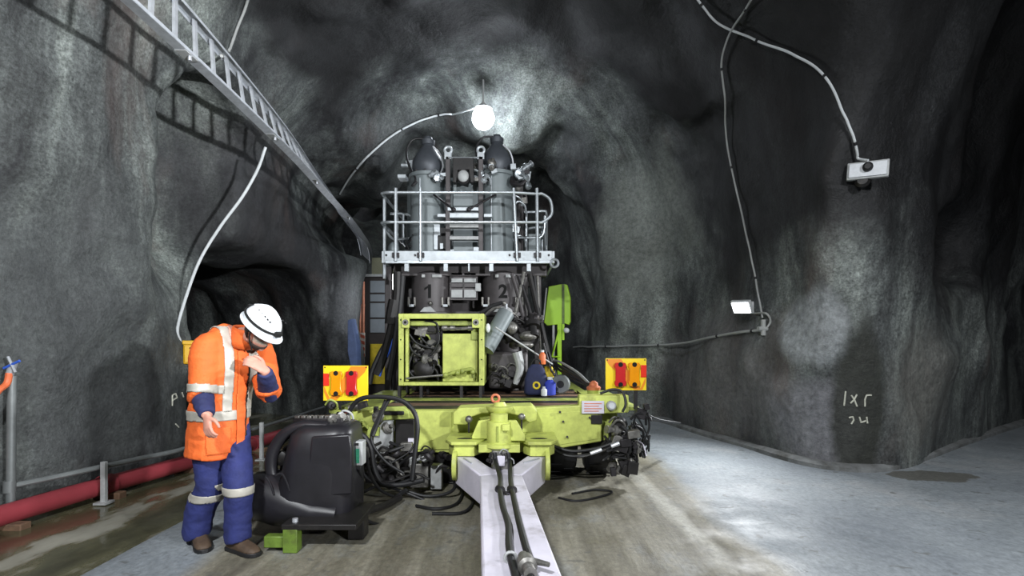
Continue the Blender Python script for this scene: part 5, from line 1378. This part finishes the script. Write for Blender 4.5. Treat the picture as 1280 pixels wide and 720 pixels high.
# wheeled tool trolley and bags on the trailer deck at the right
Yt = 6.9; dz0 = 0.78
TT = root('tool_trolley', (P(700,0,Yt).x,Yt,dz0), 'small grey wheeled tool trolley on the trailer deck', 'trolley')
wc = Vector((P(700,0,Yt).x,Yt,dz0+0.13))
tw = MB().lathe(wc+Vector((0,-0.03,0)), (0.25,1,0), [(0,0.06),(0,0.115),(0.015,0.13),(0.05,0.13),(0.065,0.115),(0.065,0.06)], 26).build('wheel', 'pipe_grey', TT)
MB().lathe(wc+Vector((0,-0.04,0)), (0.25,1,0), [(0,0.05),(0.07,0.05)], 16).build('hub', 'grease_black', tw)
MB().tube([wc+Vector((0,0.06,0)), wc+Vector((-0.12,0.1,0.2)), wc+Vector((-0.22,0.1,0.55))], 0.016, 8, 0).build('handle', 'dark_steel', TT)
MB().box(wc+Vector((-0.08,0.05,-0.11)), wc+Vector((0.0,0.25,-0.08))).build('tray', 'dark_steel', TT)
c = Vector((P(670,0,Yt-0.1).x, Yt-0.1, dz0))
bg = root('tool_bag', c, 'dark navy tool bag with a yellow ring beside the trolley', 'bag')
MB().loft([rrect(c.x, c.y, hx, hy, c.z+z) for z, hx, hy in ((0,0.13,0.10),(0.03,0.16,0.12),(0.2,0.15,0.11),(0.34,0.11,0.07),(0.40,0.06,0.04))]).build('body', 'navy_cloth', bg, smooth=60)
MB().torus(c+Vector((0.0,-0.125,0.13)), (0.3,1,0), 0.04, 0.014).build('ring', 'pouch_yellow', bg)
MB().tube([c+Vector((-0.08,0,0.36)), c+Vector((-0.03,-0.02,0.46)), c+Vector((0.04,-0.02,0.46)), c+Vector((0.08,0,0.36))], 0.012, 8, 5).build('strap', 'black_rubber', bg)
def bottle(px, z, h, r, mat, name, label, Y):
    p = Vector((P(px,0,Y).x, Y, z))
    R = root(name, p, label, name.split('_')[-1])
    MB().lathe(p, (0,0,1), [(0,r*.9),(0.01,r),(h*.65,r),(h*.8,r*.55),(h*.85,r*.4)], 16).build('body', mat, R)
    MB().lathe(p+Vector((0,0,h*.85)), (0,0,1), [(0,r*.5),(h*.14,r*.5),(h*.15,r*.3)], 12).build('cap', 'white_plastic', R)
bottle(678, dz0+0.40, 0.19, 0.045, 'bottle_orange', 'orange_bottle', 'small orange bottle with pale cap on top of the tool bag', Yt-0.08)
bottle(687.5, dz0, 0.24, 0.075, 'royal_blue', 'blue_bottle', 'squat royal blue bottle beside the trolley wheel', Yt-0.2)
bottle(680, dz0, 0.12, 0.04, 'white_plastic', 'white_bottle', 'little white bottle standing on the trailer deck', Yt-0.28)
p = Vector((P(685.5,0,Yt+0.2).x, Yt+0.2, dz0))
yp = MB().loft([rrect(p.x, p.y, hx, 0.06, p.z+z) for z, hx in ((0,0.06),(0.04,0.085),(0.28,0.085),(0.36,0.05))]).build('yellow_pouch', 'pouch_yellow', None, smooth=60)
tag(set_origin(yp, p), 'bright yellow pouch standing behind the blue bottle', 'pouch')
# ------------------------------------------------------------------ the worker
material('skin', srgb(196,140,122), 0.55, var=0.1, scale=30)
material('hivis_orange', srgb(222,100,38), 0.75, var=0.14, scale=9, bump=0.3, bscale=60, dirt=srgb(170,84,40), dirt_amt=0.15)
material('tape_silver', srgb(172,168,158), 0.5, 0.1, var=0.1, scale=20)
material('trouser_blue', srgb(35,43,98), 0.8, var=0.25, scale=10, bump=0.3, bscale=50)
material('shirt_navy', srgb(36,42,84), 0.8, var=0.25, scale=10, bump=0.3, bscale=50)
material('boot_brown', srgb(74,58,44), 0.7, var=0.3, scale=14)
material('helmet_white', srgb(226,230,234), 0.3, var=0.05, scale=8, coat=0.3)
material('hair_dark', srgb(46,32,26), 0.85, var=0.3, scale=40, bump=0.6, bscale=90)
material('visor_clear', srgb(120,140,130), 0.1, var=0.05, alpha=0.22)
YP = 3.65
def Q(x, y, dy=0.0): return P(x, y, YP+dy)
FW = Vector((0.84,-0.54,0)).normalized(); RT = Vector((FW.y,-FW.x,0))     # facing, right hand side
PN = root('person', (Q(275,680).x, YP, 0), 'worker in orange jacket, blue trousers and white helmet, head bowed, hand at chin', 'person')

def oval(c, ax, u, ru, rw, n=20, p=2.3):
    ax = ax.normalized(); u = (u-ax*u.dot(ax)).normalized(); w = ax.cross(u)
    out = []
    for k in range(n):
        t = 2*math.pi*k/n; ct, st = math.cos(t), math.sin(t)
        s = (abs(ct)**p+abs(st)**p)**(-1/p)
        out.append(c+u*(ru*ct*s)+w*(rw*st*s))
    return out
def limb(m, pts, rad, u=FW, sm=4):
    """pts joints; rad: (ru, rw) per joint"""
    q = catmull(pts, sm); n = len(q); rings = []
    for i, p in enumerate(q):
        f = i/(n-1)*(len(pts)-1); a = min(int(f), len(pts)-2); t = f-a
        ru = rad[a][0]*(1-t)+rad[a+1][0]*t; rw = rad[a][1]*(1-t)+rad[a+1][1]*t
        d = q[min(i+1,n-1)]-q[max(i-1,0)]
        rings.append(oval(p, d, u if abs(d.normalized().dot(u)) < 0.9 else Vector((0,0,1)), ru, rw))
    m.loft(rings); return m
def remesh(m, name, mat, parent, voxel, smooth=4, wrinkle=0.0, wscale=9.0):
    o = m.build(name, mat, None, smooth=None)
    md = o.modifiers.new('r', 'REMESH'); md.mode = 'VOXEL'; md.voxel_size = voxel; md.use_smooth_shade = True
    if smooth:
        s = o.modifiers.new('s', 'SMOOTH'); s.factor = 0.5; s.iterations = smooth
    bpy.context.view_layer.update()
    me = bpy.data.meshes.new_from_object(o.evaluated_get(bpy.context.evaluated_depsgraph_get()))
    bpy.data.objects.remove(o)
    if wrinkle:
        nv = [(v.co.copy(), v.normal.copy()) for v in me.vertices]
        for v, (co, no) in zip(me.vertices, nv):
            k = mnoise.noise((co.x*wscale, co.y*wscale, co.z*wscale*1.5)) + 0.6*(1-2*abs(mnoise.noise((co.x*wscale*1.3+5, co.y*wscale*1.3, co.z*wscale*2.2))))
            v.co = co + no*(wrinkle*k)
    me.shade_smooth()
    me.materials.clear(); me.materials.append(MATS[mat])
    o0 = origin_of(parent); me.transform(Matrix.Translation(-o0))
    n = bpy.data.objects.new(name, me); COL.objects.link(n); n.parent = parent
    return n
def band_from(obj, name, mat, parent, pred, off=0.004):
    """a strip cut from the garment's own surface and lifted off it"""
    me = obj.data; o0 = origin_of(obj)
    keep = [p for p in me.polygons if pred(p.center+o0)]
    if not keep: return None
    ids = {}; vs = []; fs = []
    for p in keep:
        f = []
        for i in p.vertices:
            if i not in ids: ids[i] = len(vs); vs.append(me.vertices[i].co+me.vertices[i].normal*off)
            f.append(ids[i])
        fs.append(f)
    nm = bpy.data.meshes.new(name); nm.from_pydata(vs, [], fs); nm.shade_smooth(); nm.materials.append(MATS[mat])
    n = bpy.data.objects.new(name, nm); COL.objects.link(n); n.parent = parent
    n.location = o0-origin_of(parent)
    sd = n.modifiers.new('thickness', 'SOLIDIFY'); sd.thickness = 0.003; sd.offset = 1
    return n

pelvis = Q(274,527); waist = Q(276,500); chest = Q(283,458); sh = Q(290,430); neck = Q(303,420); 
HC = Q(325,413,-0.10)                                   # head centre
LK = (Vector((0.95,-0.32,0))*0.80+Vector((0,0,-0.56))).normalized()         # where the face points
HU = (Vector((0,0,1))-LK*LK.z).normalized(); HR = LK.cross(HU)
rs = sh + RT*0.165 + Vector((0,0,-0.035)); ls = sh - RT*0.185 + FW*0.02 + Vector((0,0,-0.04))
re_ = Q(253,493,-0.20); rw_ = Q(259,520,-0.32); rh = Q(265,533,-0.36)
le = Q(336,488,-0.02); lw = Q(331,463,-0.22); lh = Q(320,455,-0.27)
rhip = pelvis + RT*0.09 + Vector((0,0,-0.02)); lhip = pelvis - RT*0.09 + FW*0.02 + Vector((0,0,-0.02))
rk = Q(263,607,-0.02); ra = Q(249,664,0.06); lk = Q(298,607,-0.10); la = Q(297,668,-0.06)
# body: one continuous surface
m = MB()
limb(m, [pelvis-Vector((0,0,0.08)), pelvis, waist, chest, sh, neck-Vector((0,0,0.02))], [(0.10,0.14),(0.115,0.155),(0.105,0.135),(0.12,0.16),(0.095,0.17),(0.06,0.07)])
limb(m, [sh, neck, HC-HU*0.06-LK*0.03], [(0.07,0.08),(0.062,0.062),(0.055,0.055)])
# head: skull, jaw, nose, brow, ears
rotH = Matrix((HR, LK, HU)).transposed()
m.ball(HC+HU*0.02, (0.074,0.094,0.112), rotH, 20, 14)
m.ball(HC+LK*0.035-HU*0.055, (0.055,0.058,0.062), rotH, 16, 10)
limb(m, [HC+LK*0.088+HU*0.02, HC+LK*0.112-HU*0.015, HC+LK*0.100-HU*0.026], [(0.010,0.010),(0.016,0.015),(0.015,0.012)], HR)
m.ball(HC+LK*0.083+HU*0.03, (0.052,0.016,0.012), rotH); m.ball(HC+LK*0.086-HU*0.058, (0.026,0.014,0.008), rotH); m.ball(HC+LK*0.086-HU*0.07, (0.024,0.014,0.008), rotH)
m.ball(HC+LK*0.078-HU*0.10, (0.026,0.018,0.018), rotH)
for s in (-1,1): m.ball(HC+HR*(0.076*s)-LK*0.005, (0.012,0.020,0.032), rotH)
limb(m, [rs, re_, rw_], [(0.05,0.05),(0.036,0.036),(0.028,0.034)])
limb(m, [ls, le, lw], [(0.05,0.05),(0.036,0.036),(0.028,0.034)])
limb(m, [rhip, rk, ra, ra-Vector((0,0,0.05))], [(0.085,0.085),(0.06,0.06),(0.042,0.042),(0.045,0.045)])
limb(m, [lhip, lk, la, la-Vector((0,0,0.05))], [(0.085,0.085),(0.06,0.06),(0.042,0.042),(0.045,0.045)])
def hand(m, wrist, palm_dir, across, back, curl, thumb_side):
    """palm plus five fingers; across points from little finger to index; back is the knuckle side"""
    d = palm_dir.normalized(); a = (across-d*across.dot(d)).normalized(); b = d.cross(a); 
    if b.dot(back) < 0: b = -b
    pc = wrist+d*0.05
    limb(m, [wrist-d*0.02, wrist+d*0.03, wrist+d*0.09], [(0.027,0.021),(0.038,0.018),(0.041,0.014)], a, 3)
    for i, L in enumerate((0.062,0.074,0.080,0.072)):           # little .. index
        base = wrist+d*0.088+a*(-0.032+0.0213*i)
        c1, c2, c3 = curl
        v1 = (d*math.cos(c1)-b*math.sin(c1)); v2 = (d*math.cos(c1+c2)-b*math.sin(c1+c2)); v3 = (d*math.cos(c1+c2+c3)-b*math.sin(c1+c2+c3))
        p1 = base+v1*L*0.45; p2 = p1+v2*L*0.32; p3 = p2+v3*L*0.26
        limb(m, [base-d*0.02, base, p1, p2, p3], [(0.010,0.010),(0.0105,0.0105),(0.0095,0.0095),(0.0085,0.0085),(0.007,0.007)], a, 3)
    t0 = wrist+d*0.025+a*0.026; t1 = t0+(d*0.55+a*0.75-b*0.3).normalized()*0.042; t2 = t1+(d*0.85+a*0.25-b*0.4).normalized()*0.034; t3 = t2+(d*0.9-a*0.1-b*0.45).normalized()*0.026
    limb(m, [t0-d*0.01-a*0.01, t0, t1, t2, t3], [(0.014,0.014),(0.0145,0.0145),(0.012,0.012),(0.0105,0.0105),(0.008,0.008)], b, 3)
hand(m, rw_, (Vector((0.25,-0.35,-0.9))), FW, -FW*0.2+RT, (0.35,0.5,0.4), 1)
hand(m, lw, (lh-lw).normalized()*0.9+Vector((-0.35,-0.1,0.25)), Vector((-0.3,0.1,1.0)), Vector((0.4,-1,0.2)), (0.5,0.6,0.5), 1)
body = remesh(m, 'body', 'skin', PN, 0.0062, 2)
for s in (-1,1):
    MB().ball(HC+HR*(0.031*s)+LK*0.083+HU*0.012, 0.011, rotH).build('eye', 'white_plastic', body)

# trousers
m = MB()
limb(m, [waist-Vector((0,0,0.05)), pelvis, pelvis-Vector((0,0,0.11))], [(0.115,0.14),(0.13,0.155),(0.12,0.155)])
limb(m, [rhip, rhip.lerp(rk,0.5), rk, rk.lerp(ra,0.5)+Vector((-0.035,0.01,0)), ra+Vector((-0.02,0,0)), ra+Vector((-0.015,0,-0.045))], [(0.105,0.10),(0.10,0.095),(0.094,0.088),(0.102,0.09),(0.098,0.084),(0.088,0.08)])
limb(m, [lhip, lhip.lerp(lk,0.5), lk, lk.lerp(la,0.5), la, la+Vector((0.005,0,-0.045))], [(0.105,0.10),(0.10,0.095),(0.092,0.086),(0.088,0.082),(0.086,0.08),(0.088,0.08)])
tro = remesh(m, 'trousers', 'trouser_blue', PN, 0.0095, 4, 0.007, 8.0)
def near(p, a, b, r):
    d = b-a; t = (p-a).dot(d)/d.length_squared; return (p-(a+d*t)).length < r, t
def kneeband(a, b, t0, t1): return lambda p: (lambda n: n[0] and t0 < n[1] < t1)(near(p, a, b, 0.2))
band_from(tro, 'knee_tape', 'tape_silver', tro, lambda p: (p-rk).length < 0.17 and -0.105 < p.z-rk.z < -0.055)
band_from(tro, 'knee_tape', 'tape_silver', tro, lambda p: (p-lk).length < 0.17 and -0.055 < p.z-lk.z < 0.0)
# boots
def boot(a, d, nm='boot'):
    d = Vector(d).normalized(); s = Vector((d.y,-d.x,0)); g = Vector((a.x,a.y,0.0))
    m = MB(); rings = []
    for t, w, h in ((-0.085,0.030,0.05),(-0.07,0.042,0.085),(-0.02,0.046,0.13),(0.04,0.047,0.11),(0.09,0.052,0.08),(0.15,0.054,0.065),(0.19,0.046,0.055),(0.215,0.025,0.04)):
        c = g+d*t; rings.append([c-s*w+Vector((0,0,0.022)), c+s*w+Vector((0,0,0.022)), c+s*w*1.02+Vector((0,0,h*0.6)), c+s*w*0.6+Vector((0,0,h)), c-s*w*0.6+Vector((0,0,h)), c-s*w*1.02+Vector((0,0,h*0.6))])
    m.loft(rings); m.lathe(g+Vector((0,0,0.06)), (0,0,1), [(0,0.05),(0.12,0.055)], 14)
    b = remesh(m, nm, 'boot_brown', PN, 0.009, 4)
    m = MB(); out = [(-0.09,0.03),(-0.08,0.046),(-0.02,0.048),(0.05,0.048),(0.12,0.056),(0.17,0.055),(0.205,0.04),(0.222,0.018)]
    poly = [g+d*t+s*w for t, w in out]+[g+d*t-s*w for t, w in reversed(out)]
    m.prism(poly, (0,0,0.028)).build('sole', 'black_rubber', b, bevel=0.004)
boot(ra, FW*0.85+Vector((0.1,-0.5,0))); boot(la, FW*0.95+Vector((0.35,-0.1,0)))

# shirt sleeves below the short jacket sleeves
for a, b in ((re_, rw_), (le, lw)):
    m = MB(); d = (b-a).normalized(); limb(m, [a-d*0.07, a+d*0.02, a.lerp(b,0.55), b-d*0.012], [(0.062,0.062),(0.066,0.064),(0.058,0.056),(0.046,0.046)])
    sl_ = remesh(m, 'shirt_sleeve', 'shirt_navy', PN, 0.009, 2, 0.004, 16.0)

# jacket: long, boxy, open at the front edge
m = MB()
hem = Q(272,568)
limb(m, [hem, hem.lerp(pelvis,0.5), pelvis, waist, chest, sh, sh.lerp(neck,0.6)], [(0.185,0.195),(0.18,0.195),(0.175,0.19),(0.168,0.185),(0.17,0.195),(0.125,0.19),(0.085,0.095)])
limb(m, [sh+RT*0.07, rs, rs.lerp(re_,0.5), re_+Vector((0,0,0.02)), re_+(rw_-re_).normalized()*0.03], [(0.085,0.10),(0.098,0.098),(0.092,0.09),(0.086,0.082),(0.086,0.082)])
limb(m, [sh-RT*0.07, ls, ls.lerp(le,0.5), le, le+(lw-le).normalized()*0.02], [(0.085,0.10),(0.094,0.094),(0.088,0.086),(0.084,0.082),(0.082,0.08)])
jk = remesh(m, 'jacket', 'hivis_orange', PN, 0.0085, 5, 0.008, 6.5)
def lat(p): return (p-sh).dot(RT)
def fwd(p): return (p-chest).dot(FW)
def torso(p): return (p-rs).length > 0.02 and near(p, rs, re_, 0.115)[0] is False
za = rs.lerp(re_,0.80).z
def clear(p):
    n = near(p, ls, le, 0.14); return not (n[0] and n[1] > 0.15 and lat(p) < -0.12) and (p-le).length > 0.14 and (p-lw).length > 0.12
def armt(p):
    n = near(p, rs, re_, 0.13); return n[0] and 0.80 < n[1] < 0.97 and lat(p) > 0.08
band_from(jk, 'sleeve_tape', 'tape_silver', jk, armt)
band_from(jk, 'waist_tape', 'tape_silver', jk, lambda p: (p-le).length > 0.12 and Q(0,522).z < p.z < Q(0,510).z and not (near(p, rs, re_, 0.14)[0] and near(p, rs, re_, 0.14)[1] < 1.1 and lat(p) > 0.2))
band_from(jk, 'chest_tape', 'tape_silver', jk, lambda p: clear(p) and 0.055 < lat(p) < 0.115 and p.z > Q(0,512).z and fwd(p) > -0.06 and p.z < sh.z+0.12)
band_from(jk, 'chest_tape', 'tape_silver', jk, lambda p: clear(p) and -0.115 < lat(p) < -0.055 and p.z > Q(0,512).z and fwd(p) > 0.0 and p.z < sh.z+0.05)
# dark front opening with flap, pocket, collar
band_from(jk, 'front_flap', 'hivis_orange', jk, lambda p: clear(p) and -0.035 < lat(p) < 0.03 and fwd(p) > 0.05 and p.z < sh.z-0.05, 0.010)
band_from(jk, 'zip', 'ink_black', jk, lambda p: clear(p) and -0.055 < lat(p) < -0.035 and fwd(p) > 0.05 and p.z < sh.z-0.10, 0.005)
band_from(jk, 'pocket', 'hivis_orange', jk, lambda p: 0.07 < lat(p) < 0.20 and fwd(p) > 0.02 and Q(0,562).z < p.z < Q(0,530).z, 0.008)
m = MB(); rings = []
ca = (HC-neck).normalized()
for t, r in ((-0.05,0.105),(0.0,0.098),(0.05,0.094),(0.075,0.092)):
    rings.append(oval(neck+Vector((0,0,t))+FW*(0.02+t*0.5)-Vector((0,0,0.02)), Vector((0.25,-0.16,1)), FW, r, r*0.92, 24))
m.loft(rings, cap=False)
cobj = m.build('collar', 'hivis_orange', jk, smooth=60)
sd = cobj.modifiers.new('thickness', 'SOLIDIFY'); sd.thickness = 0.012

# hair, beard, helmet, head torch strap, glasses
def shell(c, rad, rot, keep, name, mat, parent, seg=32, rings=20):
    rs_ = []; vs = []; fs = []
    mm = MB(); mm.ball((0,0,0), rad, None, seg, rings)
    sel = [f for f in mm.f if len(f) == 4 and keep(sum((Vector(mm.v[i]) for i in f), Vector())/4)]
    o = MB(); o.v = [tuple(c+rot@Vector(v)) for v in mm.v]; o.f = sel
    ob = o.build(name, mat, parent, smooth=60)
    s_ = ob.modifiers.new('thickness', 'SOLIDIFY'); s_.thickness = 0.008; s_.offset = 0
    return ob
shell(HC+HU*0.015-LK*0.008, (0.082,0.098,0.118), rotH, lambda v: v.y < -0.02 and v.z > -0.09 or (abs(v.x) > 0.06 and v.y < 0.02 and v.z > 0.02), 'hair', 'hair_dark', PN)
shell(HC+LK*0.034-HU*0.058, (0.062,0.066,0.07), rotH, lambda v: v.z < -0.018 and v.y > -0.03, 'beard', 'hair_dark', PN)
hc_ = HC+HU*0.050-LK*0.012
rotK = Matrix((HR, LK, HU)).transposed() @ Matrix.Rotation(math.radians(-6), 3, 'X')
hat = shell(hc_, (0.112,0.140,0.118), rotK, lambda v: v.z > -0.012, 'hard_hat', 'helmet_white', PN, 40, 24)
m = MB(); rings = []
for k in range(33):
    t = 2*math.pi*k/32; ct, st = math.cos(t), math.sin(t)
    pr = 0.020+0.032*max(0, st)**2
    a = Vector((0.110*ct, 0.138*st, -0.012)); n = Vector((ct, st, 0)).normalized()
    ring = [a, a+n*pr+Vector((0,0,-0.008)), a+n*pr+Vector((0,0,-0.014)), a+Vector((0,0,-0.008))]
    rings.append([hc_+rotK@v for v in ring])
m.loft(rings, cap=False).build('brim', 'helmet_white', hat, smooth=50)
for k in range(-1, 2):
    pts = [hc_+rotK@Vector((0.026*k+0.0, 0.145*math.cos(a)*math.sqrt(max(0.05,1-(0.026*k/0.112)**2)), 0.122*math.sin(a))) for a in (0.5,0.9,1.3,1.7,2.1,2.5)]
    MB().tube(pts, 0.006, 6, 4).build('crown_ridge', 'helmet_white', hat)
for k in range(5):
    a = math.radians(38+k*9)
    p = hc_+rotK@Vector((0.112*math.cos(math.radians(52)), 0.14*math.sin(math.radians(-10+k*14)), 0.118*math.sin(math.radians(52))))
    MB().ball(p, (0.004,0.009,0.006), rotK).build('vent', 'ink_black', hat)
    q = hc_+rotK@Vector((-0.112*math.cos(math.radians(52)), 0.14*math.sin(math.radians(-10+k*14)), 0.118*math.sin(math.radians(52))))
    MB().ball(q, (0.004,0.009,0.006), rotK).build('vent', 'ink_black', hat)
MB().tube([hc_+rotK@Vector((0.116*math.cos(t), 0.144*math.sin(t), 0.022)) for t in [2*math.pi*k/28 for k in range(29)]], 0.009, 8, 0).build('torch_strap', 'ink_black', hat)
MB().cbox(hc_+rotK@Vector((0,-0.15,0.025)), (0.05,0.025,0.035), rotK).build('torch_battery', 'ink_black', hat, bevel=0.005)
MB().cbox(hc_+rotK@Vector((0,0.155,0.03)), (0.05,0.03,0.035), rotK).build('head_torch', 'ink_black', hat, bevel=0.005)
for s in (-1,1):
    MB().ball(HC+HR*(0.092*s)-LK*0.012-HU*0.01, (0.008,0.014,0.014), rotH).build('strap_clip', 'ink_black', hat)
    MB().tube([HC+HR*(0.088*s)+HU*0.04, HC+HR*(0.084*s)+LK*0.02-HU*0.04, HC+HR*(0.045*s)+LK*0.055-HU*0.125], 0.006, 6, 4).build('chin_strap', 'ink_black', hat)
m = MB(); rings = []
for k in range(13):
    t = math.radians(-75+150*k/12)
    p = HC+HR*(0.085*math.sin(t))+LK*(0.03+0.085*math.cos(t)); n = (HR*math.sin(t)+LK*math.cos(t)).normalized()
    rings.append([p+HU*0.035, p+HU*0.035+n*0.003, p-HU*0.05+n*0.003, p-HU*0.05])
m.loft(rings).build('safety_visor', 'visor_clear', hat, smooth=60)
